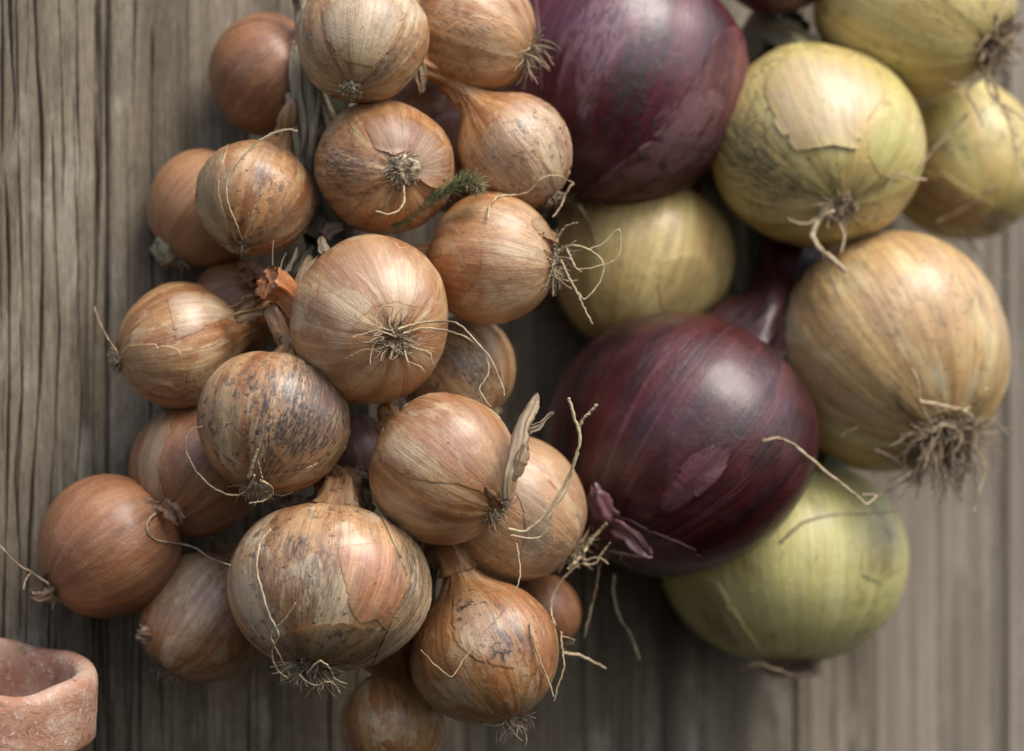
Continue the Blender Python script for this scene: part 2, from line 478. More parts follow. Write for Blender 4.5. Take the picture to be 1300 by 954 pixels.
class Onion:
    def __init__(s, key, name, cat, label, group, px, py, y, rpx, d, hr=1.0, seed=1, neck=None, lump=1.0, cone=0, nrad=0.185, **mk):
        s.cone = cone; s.PD = PDS[cone]; s.PANG = PANGS[cone]; s.nrad = nrad
        s.key = key; s.rs = np.random.RandomState(seed * 7 + 3); s.seed = seed
        s.c = at(px, py, y); s.R = rpx * K * (y - CAMY); s.H = s.R * hr
        s.y = y; s.lump = lump
        dd = np.array([d[0], -d[2], d[1]], float); dd /= np.linalg.norm(dd)
        s.d = dd; a = Vector(-dd)
        s.q = a.to_track_quat('Z', 'Y')
        s.M = Matrix.Translation(Vector(s.c)) @ s.q.to_matrix().to_4x4()
        s.Rm = np.array(s.q.to_matrix()); s.root = bpy.data.objects.new(name, None)
        COL.objects.link(s.root)
        s.root.matrix_world = s.M
        s.root.empty_display_size = 0.01
        s.root['label'] = label; s.root['category'] = cat; s.root['group'] = group
        s.n1 = Sin3(seed, 1.2, 3.4); s.n2 = Sin3(seed + 50, 4, 9)
        s.ph = s.rs.uniform(0, 6.28, 8)
        s.mk = dict(mk); s.mk.setdefault('R', s.R); s.mk.setdefault('seed', seed * 0.37)
        sm = []
        for (a_, b_, r_, c_, t_) in s.mk.pop('smudge', ()):
            T0, V0, _ = s.px_uv(np.array([a_]), np.array([b_]))
            sm.append((a_, b_, float(T0[0]), float(V0[0]), r_, c_, t_))
        s.mk['smudge'] = tuple(sm)
        s.mat = skin_mat('skin_' + key, **s.mk)
        nu, nv = (170, 110) if y < 0.06 else (120, 80)
        th = np.linspace(0, 2 * math.pi, nu, endpoint=False); v = np.linspace(-1, 1, nv)
        T, V = np.meshgrid(th, v)
        P = s.surf(T, V)
        mer = np.stack([np.cos(T), np.sin(T), V], -1)
        s.bulb = mesh('bulb', P.reshape(-1, 3), grid_faces(nv, nu, True), s.mat, s.root, {'mer': ('FLOAT_VECTOR', mer.reshape(-1, 3))})
        ONIONS[key] = s
        if neck is not False:
            s.make_neck(neck)

    def surf(s, T, V, eps=0.0):
        i = np.interp(V, VV, np.arange(NPR))
        r = np.interp(i, np.arange(NPR), s.PD[:, 0]); z = np.interp(i, np.arange(NPR), s.PD[:, 1])
        X = np.stack([r * np.cos(T), r * np.sin(T), z], -1)
        U = X / (np.linalg.norm(X, axis=-1, keepdims=True) + 1e-9)
        k = 0.024 * s.lump * s.n1(U) + 0.0035 * s.lump * s.n2(U)
        rib = sum(np.sin(m * T + s.ph[j] + 0.5 * V * (j - 2)) for j, m in enumerate((8, 11, 14, 19, 27))) / 5
        k = k + 0.007 * s.lump * (np.sin(3 * T + s.ph[5] + V) + np.sin(5 * T + s.ph[6] - V) + .7 * np.sin(7 * T + s.ph[7])) * np.clip(1.2 - np.abs(V), 0, 1)
        fade = 0.0055 + 0.035 * np.clip((V - 0.55) / 0.45, 0, 1) + 0.02 * np.clip((-V - 0.75) / 0.25, 0, 1)
        k = k * np.clip((1 - V) * 3, 0, 1) + rib * fade
        X = X * (1 + k + eps)[..., None]
        z = X[..., 2:3]
        X = X * np.array([1 + .04 * math.sin(s.ph[0]), 1 - .04 * math.sin(s.ph[0]), 1]) + np.concatenate([.05 * math.cos(s.ph[1]) * (z * z - .25), .05 * math.sin(s.ph[1]) * (z * z - .25), 0 * z], -1)
        return X * np.array([s.R, s.R, s.H])

    def local(s, P):
        return (np.asarray(P) - s.c) @ s.Rm

    def world(s, P):
        return np.asarray(P) @ s.Rm.T + s.c

    def px_uv(s, px, py):
        """photo pixel -> (theta, v) on this bulb"""
        px = np.asarray(px, float); py = np.asarray(py, float)
        D = np.stack([(px - 650) * K, np.ones_like(px), (477 - py) * K], -1)
        D /= np.linalg.norm(D, axis=-1, keepdims=True)
        O = np.array([0, CAMY, 0.0])
        sc = 1 / np.array([s.R, s.R, s.H * 0.96])
        o = ((O - s.c) @ s.Rm) * sc; d = (D @ s.Rm) * sc
        A = (d * d).sum(-1); B = (d * o).sum(-1); C = (o * o).sum() - 1
        q = B * B - A * C
        t = np.where(q > 0, (-B - np.sqrt(np.maximum(q, 0))) / A, -B / A)
        h = (o + d * t[..., None]) / sc / np.array([s.R, s.R, s.H])
        ang = np.arctan2(np.hypot(h[..., 0], h[..., 1]), -h[..., 2])
        return np.arctan2(h[..., 1], h[..., 0]), np.interp(ang, s.PANG, VV), q <= 0.0004

    def patch(s, name, poly, base=None, alt=None, pale=None, eps=0.010, lift=0.0, liftdir=None, ja=1.0, seed=0, thin=False, **ov):
        """a piece of dry skin lying on the bulb, its outline given in photo pixels"""
        rs = np.random.RandomState(seed + s.seed * 11)
        n, m = 180, 14
        pl = np.asarray(poly, float); q2 = np.roll(pl, -1, 0); dl = np.concatenate([[0], np.cumsum(np.hypot(*(q2 - pl).T))])
        pc = np.vstack([pl, pl[:1]]); tt = np.linspace(0, dl[-1], n, endpoint=False)
        B = 0.62 * np.stack([np.interp(tt, dl, pc[:, 0]), np.interp(tt, dl, pc[:, 1])], -1)
        cc = catmull(pl, 400, True); dc = np.concatenate([[0], np.cumsum(np.hypot(*(np.roll(cc, -1, 0) - cc).T))]); cc = np.vstack([cc, cc[:1]])
        tt = tt * dc[-1] / dl[-1]
        B += 0.38 * np.stack([np.interp(tt, dc, cc[:, 0]), np.interp(tt, dc, cc[:, 1])], -1)
        c = B.mean(0)
        D = B - c; L = np.linalg.norm(D, axis=1, keepdims=True)
        B = c + D / L * (L + (jag(n, rs, ja * 1.1, (7, 13, 23, 37, 53)) * (0.4 + 0.6 * np.sin(np.linspace(0, 12.56, n) + seed) ** 2) + rs.normal(0, ja * 0.14, n) - ja * 6 * np.clip(np.sin(np.linspace(0, 6.28 * 9, n, endpoint=False) + seed * 2) * np.sin(np.linspace(0, 6.28 * 4, n, endpoint=False) + seed) - .72, 0, 1) * 3)[:, None])
        rho = np.concatenate([[0.02], np.linspace(0.12, 0.93, m - 4), [0.975, 0.995, 1.0]])
        PX = c + (B - c)[None] * rho[:, None, None]
        T, V, limb = s.px_uv(PX[..., 0], PX[..., 1])
        rr = rho[:, None]
        if liftdir is None:
            side = np.ones(n)
        else:
            ld = np.array(liftdir, float); ld /= np.linalg.norm(ld)
            dd = (B - c) / np.linalg.norm(B - c, axis=1, keepdims=True)
            side = np.clip(dd @ ld, 0, 1) ** 1.5
        fl = rr ** 3 * lift * side[None] * (1 + 0.35 * np.sin(np.linspace(0, 6.28 * 5, n) + seed))[None]
        E = eps + fl
        last = np.where((lift * side > 0.006) | limb[-1] | limb[-3], 0, 1)
        E[-1] = np.where(last, 0.0, E[-1])
        E[-2] = np.where(last, eps * 0.75, E[-2])
        P = s.surf(T, V, E)
        mer = np.stack([np.cos(T), np.sin(T), V], -1)
        mk = dict(s.mk)
        mk['under'] = (s.mk['base'], s.mk['alt'])
        if base: mk['base'] = tuple(.6 * x + .4 * z for x, z in zip(base, s.mk['base']))
        if base: mk['alt'] = tuple(.6 * x + .4 * z for x, z in zip(alt or tuple(x * .8 for x in base), s.mk['alt']))
        if pale: mk['pale'] = pale
        mk.update(ov); mk['patch'] = True; mk['thin'] = thin
        mt = skin_mat('skin_piece_' + s.key, **mk)
        edge = np.repeat(rho[:, None], n, 1)
        return mesh(name, P.reshape(-1, 3), grid_faces(len(rho), n, True), mt, s.root,
                    {'mer': ('FLOAT_VECTOR', mer.reshape(-1, 3)), 'edge': ('FLOAT', edge.ravel())})

    def make_neck(s, target=None):
        rad = s.nrad
        rs = s.rs
        base = np.array([0, 0, (1.16 if s.cone else 0.90) * s.H])
        if target is None:
            tip = base + np.array([rs.normal(0, .2), rs.normal(0, .2), rs.uniform(.35, .6)]) * s.R
        else:
            tip = s.local(at(*target))
        L = np.linalg.norm(tip - base)
        zz = base[2] / s.H; base = base + np.array([math.cos(s.ph[1]), math.sin(s.ph[1]), 0]) * .05 * (zz * zz - .25) * s.R
        P = np.array([base, base + np.array([0, 0, 0.33]) * L, base * 0.42 + tip * 0.58 + np.array([0, 0, .04]) * L, tip])
        P = catmull(P, 26)
        T, N, B = frames(P)
        n = 28
        t = np.linspace(0, 1, 26); a = np.linspace(0, 2 * math.pi, n, endpoint=False)
        A = a[None] + 1.6 * t[:, None]
        fl = 1 + 0.16 * np.sin(5 * A + s.ph[0]) + 0.09 * np.sin(8 * A + s.ph[1] + 3 * t[:, None]) + 0.06 * np.sin(13 * A + 5 * t[:, None])
        r = s.R * rad * (1 - 0.45 * t + 0.12 * np.sin(t * 9 + s.ph[2])) * (1 - 0.55 * np.clip((t - 0.88) / 0.12, 0, 1))
        r = r * (1 + (0.0 if s.cone else max(0, .37 / rad - 1)) * np.clip(1 - t / .22, 0, 1) ** 2)
        rr = r[:, None] * fl
        V = P[:, None] + rr[..., None] * (np.cos(a)[None, :, None] * N[:, None] + np.sin(a)[None, :, None] * B[:, None])
        V[-1] += T[-1] * (rs.uniform(-.04, .05, (n, 1)) * s.R)
        mer = np.stack([np.repeat(np.cos(a)[None], 26, 0), np.repeat(np.sin(a)[None], 26, 0), np.repeat(0.6 + t[:, None] * .4, n, 1)], -1)
        s.neck = mesh('neck', V.reshape(-1, 3), grid_faces(26, n, True), s.mat, s.root, {'mer': ('FLOAT_VECTOR', mer.reshape(-1, 3))})

    def tuft(s, n=40, length=0.45, dark=False, plate=0.15, thick=0.00018, spread=0.8, grav=0.3, flat=0.45):
        rs = s.rs
        # root plate: a lumpy corky disc
        nu, nv = 56, 30
        T, F_ = np.meshgrid(np.linspace(0, 2 * math.pi, nu, endpoint=False), np.linspace(0.02, math.pi - 0.02, nv))
        X = np.stack([np.sin(F_) * np.cos(T), np.sin(F_) * np.sin(T), np.cos(F_)], -1)
        nn = Sin3(s.seed + 9, 5, 12, 12)
        nf = Sin3(s.seed + 19, 16, 40, 14)
        X = X * (1 + 0.13 * nn(X) + 0.075 * np.abs(nf(X)))[..., None]
        X *= np.array([plate, plate, plate * flat]) * s.R
        X[..., 2] -= 0.92 * s.H
        mesh('root_plate', X.reshape(-1, 3), grid_faces(nv, nu, True), M_PLATED if dark else M_PLATE, s.root)
        if n <= 0: return
        down = s.local(s.c + np.array([0, 0, -1.0]))
        VS, FS, k = [], [], 0
        for i in range(n + 90):
            a = rs.uniform(0, 6.28); ra = plate * s.R * rs.uniform(0.1, 1.12)
            stub_ = i >= n
            p = np.array([math.cos(a) * ra, math.sin(a) * ra, -(0.92 + (flat * plate * 0.8 if stub_ else .02) * math.sqrt(max(0, 1 - (ra / (plate * s.R * 1.13)) ** 2))) * s.H])
            d = np.array([math.cos(a) * spread, math.sin(a) * spread, -rs.uniform(0.2, 1.1)]); d /= np.linalg.norm(d)
            L = (length * s.R * rs.uniform(0.25, 1.15)) if not stub_ else s.R * rs.uniform(.05, .13); m = 9 if not stub_ else 4
            pts = [p]; cur = rs.normal(0, 0.42, 3)
            for j in range(m):
                d = d + cur * 0.42 + rs.normal(0, 0.16, 3) + down * 0.11 * grav
                d /= np.linalg.norm(d)
                q = pts[-1] + d * L / m
                if np.linalg.norm(q / np.array([1.02 * s.R, 1.02 * s.R, .96 * s.H])) < 1.0:
                    q = q * 1.02 + d * 0.0
                pts.append(q)
            R = thick * rs.uniform(0.6, 1.7) * np.linspace(1.1, 0.5, m + 1)
            V, F = tube_geo(pts, R, 4)
            VS.append(V); FS.append(F + k); k += len(V)
        o = mesh('root_tuft', np.vstack(VS), np.vstack(FS), M_ROOTD if dark else M_TUFT, s.root)
        o['kind'] = 'stuff'

def sphere_front(X, Z, y):
    """move a point along the view ray in front of every bulb"""
    for o in ONIONS.values():
        D = np.array([X, 0 - CAMY + y, Z]); D /= np.linalg.norm(D)
        oc = np.array([0, CAMY, 0.0]) - o.c
        B = np.dot(D, oc); C = np.dot(oc, oc) - (o.R * 1.04 + 0.0004) ** 2
        q = B * B - C
        if q > 0:
            t = -B - math.sqrt(q)
            yy = CAMY + D[1] * t
            if yy < y: y = yy
    return y

def root_strand(onion, pts, y0=None, y1=None, th=0.00036, dark=False, clampf=True, tip=1.0):
    """one long dry root; its course in photo pixels, its depth beside the bulbs"""
    s = ONIONS[onion]
    rs = np.random.RandomState(int(pts[0][0] * 7 + pts[0][1]))
    base = s.c + s.d * s.H * 0.97
    if y0 is None: y0 = base[1] - 0.001
    if y1 is None: y1 = y0 - 0.004
    P2 = catmull(pts, 14 + 7 * len(pts))
    n = len(P2); t = np.linspace(0, 1, n)
    P2 = P2 + np.stack([jag(n, rs, 0.8, (5, 9, 15, 22, 31)), jag(n, rs, 0.8, (4, 8, 13, 19, 28))], -1)
    ys = y0 + (y1 - y0) * t
    yy = []
    for (a, b), y in zip(P2, ys):
        q = at(a, b, y)
        yy.append(sphere_front(q[0], q[2], y) if clampf else y)
    yy = np.array(yy)
    kk = np.array([1, 2, 3, 2, 1]) / 9.0
    ys2 = np.convolve(np.pad(yy, 2, mode='edge'), kk, 'valid')
    yy = np.minimum(yy, ys2)
    W = np.array([at(a, b, y) for (a, b), y in zip(P2, yy)])
    R = th * (1.15 - 0.6 * t ** .8 * tip + 0.22 * jag(n, rs, 1.0, (6, 11, 17)))
    R[-1] *= 1.25
    V, F = tube_geo(s.local(W), np.maximum(R, th * .35), 8)
    return mesh('root', V, F, M_ROOTD if dark else M_ROOT, s.root)

def skin_flap(onion, name, pts, widths, side, y=None, dy=None, curl=0.3, seed=0, **ov):
    """a strip of loose dry skin standing off the bulb"""
    s = ONIONS[onion]
    rs = np.random.RandomState(seed + 77)
    n, m = 30, 11
    P2 = catmull(pts, n)
    ys = np.interp(np.linspace(0, 1, n), np.linspace(0, 1, len(dy)), dy)
    W = np.array([at(a, b, q) for (a, b), q in zip(P2, ys)])
    wd = np.interp(np.linspace(0, 1, n), np.linspace(0, 1, len(widths)), widths) * K
    wd = wd * (1 + 0.12 * np.sin(np.linspace(0, 17, n) + seed) + rs.normal(0, 0.07, n))
    sd = np.array([side[0], -side[2], side[1]], float); sd /= np.linalg.norm(sd)
    T = np.gradient(W, axis=0); T /= np.linalg.norm(T, axis=1)[:, None]
    SD = sd - T * (T @ sd)[:, None]; SD /= np.linalg.norm(SD, axis=1)[:, None]
    NN = np.cross(T, SD)
    q = np.linspace(-1, 1, m)
    wr = 0.12 * np.sin(q * 5 + seed)[None] * np.ones((n, 1)) + 0.08 * np.sin(q[None] * 9 + np.linspace(0, 9, n)[:, None])
    V = W[:, None] + SD[:, None] * (q[None, :, None] * wd[:, None, None]) + NN[:, None] * ((curl * q[None] ** 2 + wr) * wd[:, None])[..., None]
    fr = np.clip((np.linspace(0, 1, n) - .72) / .28, 0, 1)[:, None]
    V = V - T[:, None] * (fr * rs.uniform(0, 1, (1, m)) * wd.max() * 1.1)[..., None]
    mer = np.stack([q[None] * .35 + np.zeros((n, 1)) + seed, np.full((n, m), .4), np.linspace(-.5, .5, n)[:, None] + np.zeros((1, m))], -1)
    e = np.maximum(np.abs(q)[None] + np.zeros((n, 1)), np.linspace(0, 1, n)[:, None] + np.zeros((1, m)))
    mk = dict(s.mk); mk.update(ov); mk['patch'] = True; mk['thin'] = True; mk['rootdark'] = 0; mk['seed'] = seed * .3
    mt = skin_mat('loose_skin_' + s.key, **mk)
    V = s.local(V.reshape(-1, 3))
    o = mesh(name, V, grid_faces(n, m, False), mt, s.root, {'mer': ('FLOAT_VECTOR', mer.reshape(-1, 3)), 'edge': ('FLOAT', e.ravel())})
    md = o.modifiers.new('thickness', 'SOLIDIFY'); md.thickness = 0.00012
    return o

# ------------------------------------------------------------------ skin colours
BR = dict(base=(0.49, 0.255, 0.100), alt=(0.325, 0.132, 0.046), pale=(0.68, 0.53, 0.33))
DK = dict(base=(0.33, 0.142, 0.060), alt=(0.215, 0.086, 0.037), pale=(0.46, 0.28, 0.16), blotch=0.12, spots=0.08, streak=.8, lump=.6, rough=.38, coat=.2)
TN = dict(base=(0.48, 0.30, 0.14), alt=(0.33, 0.16, 0.066), pale=(0.62, 0.49, 0.32))
YL = dict(base=(0.60, 0.51, 0.185), alt=(0.55, 0.40, 0.14), pale=(0.70, 0.60, 0.27))
GR = dict(base=(0.72, 0.66, 0.26), alt=(0.68, 0.57, 0.22), pale=(0.76, 0.71, 0.36))
RD = dict(base=(0.075, 0.009, 0.012), alt=(0.032, 0.005, 0.009), pale=(0.13, 0.035, 0.045), dirt=(0.02, 0.012, 0.012), vein=(0.18, 0.07, 0.085))
def D(a, **k):
    r = dict(a); r.update(k); return r
SG = 'small brown onions in the string on the left'
YG = 'large yellow onions in the string on the right'
RG = 'large red onions in the string on the right'
#      key  px   py   y      rpx  rootdir             hr   neck              label
#LAYOUT
LAY = [
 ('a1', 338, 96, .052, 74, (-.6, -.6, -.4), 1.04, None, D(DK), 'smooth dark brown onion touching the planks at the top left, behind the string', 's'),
 ('a2', 459, 52, .006, 82, (-.12, -.72, .50), 1.0, None, D(TN, blotch=.7, spots=.4, smudge=[(480,90,.42,(.12,.085,.07),.85),(392,45,.1,(.08,.06,.05),.8),(500,10,.18,(.14,.09,.07),.7)]), 'tan onion with pale papery sheen, topmost at the front of the string', 's'),
 ('a3', 602, 42, .030, 80, (1, -.40, .25), 1.0, (500, -40, .05), D(BR, blotch=.25, spots=.35), 'orange brown onion at the top edge with a root beard against the red onion', 's'),
 ('a4', 655, 193, .022, 76, (.62, -.75, .10), 1.05, (508, 62, .016), D(BR, blotch=.4, spots=.3, cone=1, nrad=.26, smudge=[(665,160,.12,(.06,.05,.04),.8),(715,180,.22,(.14,.07,.05),.7),(700,225,.15,(.1,.06,.05),.7)]), 'pinkish tan onion whose long dry neck runs up to the left', 's'),
 ('a5', 489, 214, .012, 88, (.30, -.10, .95), 1.0, None, D(BR, blotch=.3, spots=.5, smudge=[(432,215,.50,(.09,.04,.028),.85),(500,250,.3,(.09,.05,.03),.7),(430,280,.15,(.05,.03,.025),.8)]), 'peeling onion with a stubby root end facing out above the green sprig', 's'),
 ('a6', 324, 252, .014, 77, (-.25, -.80, .50), 1.0, (374, 128, .024), D(BR, blotch=.35, spots=.6, cone=1, smudge=[(335,225,.2,(.06,.05,.045),.85),(350,290,.5,(.16,.10,.065),.7)]), 'small dirty onion with a thin root looping up over its left side', 's'),
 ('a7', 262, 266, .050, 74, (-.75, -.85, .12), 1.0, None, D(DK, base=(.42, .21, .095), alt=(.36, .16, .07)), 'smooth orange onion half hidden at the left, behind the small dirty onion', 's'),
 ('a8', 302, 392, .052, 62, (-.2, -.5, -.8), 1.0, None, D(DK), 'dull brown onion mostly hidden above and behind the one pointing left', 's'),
 ('a9', 226, 440, .020, 84, (-.93, -.22, .25), .98, (345, 385, .012), D(BR, blotch=.45, spots=.3, cone=1), 'onion lying on its side with its grey root end pointing left', 's'),
 ('a10', 473, 407, -.008, 105, (.30, -.24, .92), 1.0, None, D(BR, base=(.50, .27, .115), alt=(.34, .15, .062), blotch=.45, spots=.15, streak=1.1), 'large pale copper onion in the middle with curling roots facing out', 's'),
 ('a11', 626, 330, .012, 84, (.92, -.08, .30), .98, (560, 350, .045), D(BR, blotch=.3, spots=.2), 'coppery onion with a bushy knot of roots on its right side', 's'),
 ('a12', 348, 540, -.012, 98, (-.20, -.86, .36), .93, (349, 385, .000), D(BR, base=(.46, .26, .12), blotch=.45, spots=.7, nrad=.21, cone=0, smudge=[(385,535,.85,(.050,.040,.042),.95),(420,500,.5,(.16,.12,.11),.7),(360,485,.18,(.04,.034,.036),.9),(285,520,.35,(.34,.26,.13),.6)]), 'onion blackened with mould on one side, below the orange neck stub', 's'),
 ('a13', 582, 472, .040, 72, (.4, -.5, .1), 1.0, None, D(TN, spots=.6, blotch=.4, smudge=[(600,470,.35,(.06,.055,.045),.8),(575,455,.25,(.12,.10,.07),.7)]), 'mottled tan onion wedged behind the large copper onion', 's'),
 ('a14', 566, 596, -.014, 96, (.70, -.52, .42), .98, None, D(BR, blotch=.3, spots=.1), 'clean coppery onion with a torn skin tip standing up beside its roots', 's'),
 ('a15', 655, 647, .024, 96, (.78, -.58, -.1), .95, None, D(BR, base=(.50, .27, .13), alt=(.38, .24, .13), blotch=.4, spots=.25, smudge=[(702,614,.06,(.30,.07,.035),.9),(688,638,.06,(.30,.07,.035),.8),(632,706,.04,(.05,.03,.025),.9),(690,690,.3,(.24,.19,.15),.7)]), 'striped onion with red flecks at the right edge of the string', 's'),
 ('a16', 250, 597, .026, 87, (-.50, -.72, .48), 1.0, None, D(DK, blotch=.2, spots=.15), 'reddish brown onion with torn root skins, behind the mouldy onion', 's'),
 ('a17', 137, 694, .018, 94, (-.75, -.55, .30), 1.0, None, D(DK), 'smooth reddish brown onion furthest left, above the clay pot', 's'),
 ('a18', 259, 787, .026, 82, (-.55, -.80, .20), 1.0, (270, 690, .045), D(BR, base=(.44, .25, .14), blotch=.4, spots=.25, coat=.3), 'dull tan onion at the bottom left between its two larger neighbours', 's'),
 ('a19', 414, 748, -.016, 128, (-.14, -.93, .38), .85, (425, 600, .012), D(TN, base=(.50, .29, .14), blotch=.75, spots=.7, nrad=.28, smudge=[(375,690,.16,(.05,.045,.04),.8),(400,735,.3,(.10,.07,.055),.7),(345,740,.25,(.17,.075,.05),.7),(520,730,.35,(.07,.055,.045),.75),(470,830,.4,(.08,.06,.045),.7)]), 'largest onion of the string, split outer skin and a torn flap at its foot', 's'),
 ('a20', 617, 830, .006, 94, (.35, -.90, .15), 1.0, (540, 692, .030), D(BR, blotch=.35, spots=.4, cone=1, nrad=.27, smudge=[(650,810,.3,(.09,.055,.05),.8),(625,770,.15,(.08,.06,.05),.7)]), 'onion at the bottom whose tapering neck leans up to the left', 's'),
 ('a21', 690, 778, .050, 48, (.5, -.8, 0), 1.0, None, D(DK), 'small tan onion peeping out below the striped one', 's'),
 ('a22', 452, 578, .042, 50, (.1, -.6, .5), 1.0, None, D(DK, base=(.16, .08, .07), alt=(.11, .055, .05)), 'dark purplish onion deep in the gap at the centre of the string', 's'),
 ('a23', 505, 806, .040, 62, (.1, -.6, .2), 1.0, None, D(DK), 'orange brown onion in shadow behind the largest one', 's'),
 ('a24', 498, 922, .030, 68, (.1, -.9, .2), 1.0, None, D(BR, spots=.3), 'orange onion under the largest one at the bottom of the string', 's'),
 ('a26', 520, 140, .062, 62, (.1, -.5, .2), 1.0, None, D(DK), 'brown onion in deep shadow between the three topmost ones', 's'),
('a27', 568, 205, .058, 66, (.1, -.5, .2), 1.0, False, D(DK), 'dark brown filler onion added to darken the gap behind the green sprig', 's'),  # filler onion, added to hide the lit planks and keep this gap dark
 ('r1', 780, 102, .096, 161, (-.30, -.85, .10), 1.02, (960, -30, .12), D(RD, base=(.10,.012,.022), alt=(.045,.007,.012), blotch=.3, spots=.7, coat=.4, smudge=[(770,50,.32,(.24,.12,.15),.7),(810,90,.3,(.025,.02,.02),.85),(860,150,.2,(.20,.10,.12),.6)]), 'huge red onion cut off by the top edge, with a loose dull outer layer', 'r'),
 ('r2', 640, -10, .115, 75, (-.3, -.8, .1), 1.0, None, D(RD), 'dusky red onion at the top edge squeezed in beside the huge one', 'r'),
 ('r3', 985, -62, .10, 80, (0, -.5, .6), 1.0, None, D(RD, coat=.25), 'red onion showing only its underside at the top edge', 'r'),
 ('r4', 860, 564, .072, 171, (-.52, -.68, .35), 1.0, (1012, 300, .125), D(RD, base=(.060,.006,.007), alt=(.016,.003,.004), blotch=.3, spots=.12, coat=.3, rough=.40, cone=0, nrad=.31), 'glossy dark red onion in the middle with its neck pointing up right', 'r'),
 ('y1', 1038, 184, .092, 133, (.14, -.66, .72), .99, (1005, 25, .135), D(YL, blotch=.4, spots=.5, smudge=[(985,230,.50,(.07,.055,.035),.85),(1060,245,.25,(.08,.055,.035),.8),(940,170,.3,(.16,.14,.08),.6),(1110,240,.2,(.10,.07,.04),.7)]), 'speckled yellow onion with a peach coloured patch of peeling skin', 'y'),
 ('y2', 1162, -2, .112, 128, (.75, -.52, .40), 1.0, None, D(YL, base=(.62, .50, .20), spots=.35, blotch=.3), 'olive yellow onion at the top edge with a dark rooty end', 'y'),
 ('y3', 1224, 205, .155, 102, (.1, -.3, .2), 1.0, None, D(YL, spots=.6, smudge=[(1190,255,.5,(.20,.11,.06),.85)]), 'yellow onion with brown underside hanging behind the rooty one', 'y'),
 ('y4', 1130, 450, .098, 152, (.34, -.62, .50), .97, None, D(YL, base=(.60, .39, .16), alt=(.46, .27, .12), pale=(.70, .59, .32), blotch=.5, spots=.3, coat=.3, rough=.34, smudge=[(1040,360,.3,(.17,.12,.06),.6),(1170,540,.4,(.10,.07,.045),.8),(1190,480,.12,(.55,.50,.36),.8),(1230,495,.12,(.55,.50,.36),.8),(1090,520,.14,(.45,.38,.2),.7)]), 'big golden brown onion with a shaggy root beard at the right', 'y'),
 ('y5', 993, 716, .125, 160, (.05, -1, .12), .84, None, D(GR, blotch=.4, spots=.3, streak=.8, smudge=[(905,790,.25,(.24,.16,.07),.75),(1120,690,.2,(.42,.30,.13),.6)]), 'greenish yellow onion, lowest on the right string', 'y'),
 ('y6', 812, 336, .112, 116, (-.2, -.8, .2), 1.0, None, D(YL, base=(.60,.46,.18), alt=(.55,.37,.14), blotch=.3, spots=.2), 'yellow onion in shade between the two red ones', 'y'),
]
YFIX = {}
for i, (k, px, py, y, r, d, hr, nk, mk, lab, kd) in enumerate(LAY):
    mk = dict(mk); lump = mk.pop('lump', 1.0); cone = mk.pop('cone', 0); nrad = mk.pop('nrad', .185)
    nm, ct, gr = {'s': ('small_brown_onion', 'onion', SG), 'y': ('yellow_onion', 'onion', YG), 'r': ('red_onion', 'onion', RG)}[kd]
    Onion(k, nm, ct, lab, gr, px, py, YFIX.get(k, y), r, d, hr, seed=i + 1, neck=nk, lump=lump, cone=cone, nrad=nrad, **mk)
#ENDLAYOUT
O = ONIONS
# ------------------------------------------------------------------ root plates and tufts
TU = dict(a2=dict(n=6, length=.1, plate=.15, flat=.9), a3=dict(n=60, length=.5, plate=.17, thick=.00028, grav=1.0), a4=dict(n=14, length=.25, plate=.12),
          a5=dict(n=16, length=.16, plate=.22, flat=.8), a6=dict(n=16, length=.18, plate=.14), a7=dict(n=90, length=.3, plate=.30, flat=.9), a9=dict(n=26, length=.16, plate=.15, flat=.8),
          a10=dict(n=70, length=.38, plate=.14, thick=.0002), a11=dict(n=110, length=.42, plate=.18, thick=.00026), a12=dict(n=30, length=.3, plate=.16, flat=.8),
          a14=dict(n=80, length=.28, plate=.15), a15=dict(n=60, length=.45, plate=.14, grav=0), a16=dict(n=40, length=.3, plate=.14),
          a17=dict(n=50, length=.28, plate=.16), a18=dict(n=50, length=.3, plate=.15, dark=True), a19=dict(n=150, length=.32, plate=.14, thick=.00026, grav=.2),
          a20=dict(n=40, length=.4), a13=dict(n=10, length=.2), a24=dict(n=20), a21=dict(n=10),
          r1=dict(n=60, length=.3, plate=.13, dark=True, thick=.0003), r4=dict(n=60, length=.22, plate=.12, dark=True, thick=.0003),
          y1=dict(n=50, length=.22, plate=.12, thick=.0003), y2=dict(n=140, length=.35, plate=.2, dark=True, thick=.00035), y3=dict(n=20, length=.2),
          y4=dict(n=300, length=.5, plate=.2, thick=.0003, grav=1.6, spread=.6, dark=True), y5=dict(n=90, length=.24, plate=.14, dark=True, thick=.0003))
for k, kw in TU.items(): O[k].tuft(**kw)

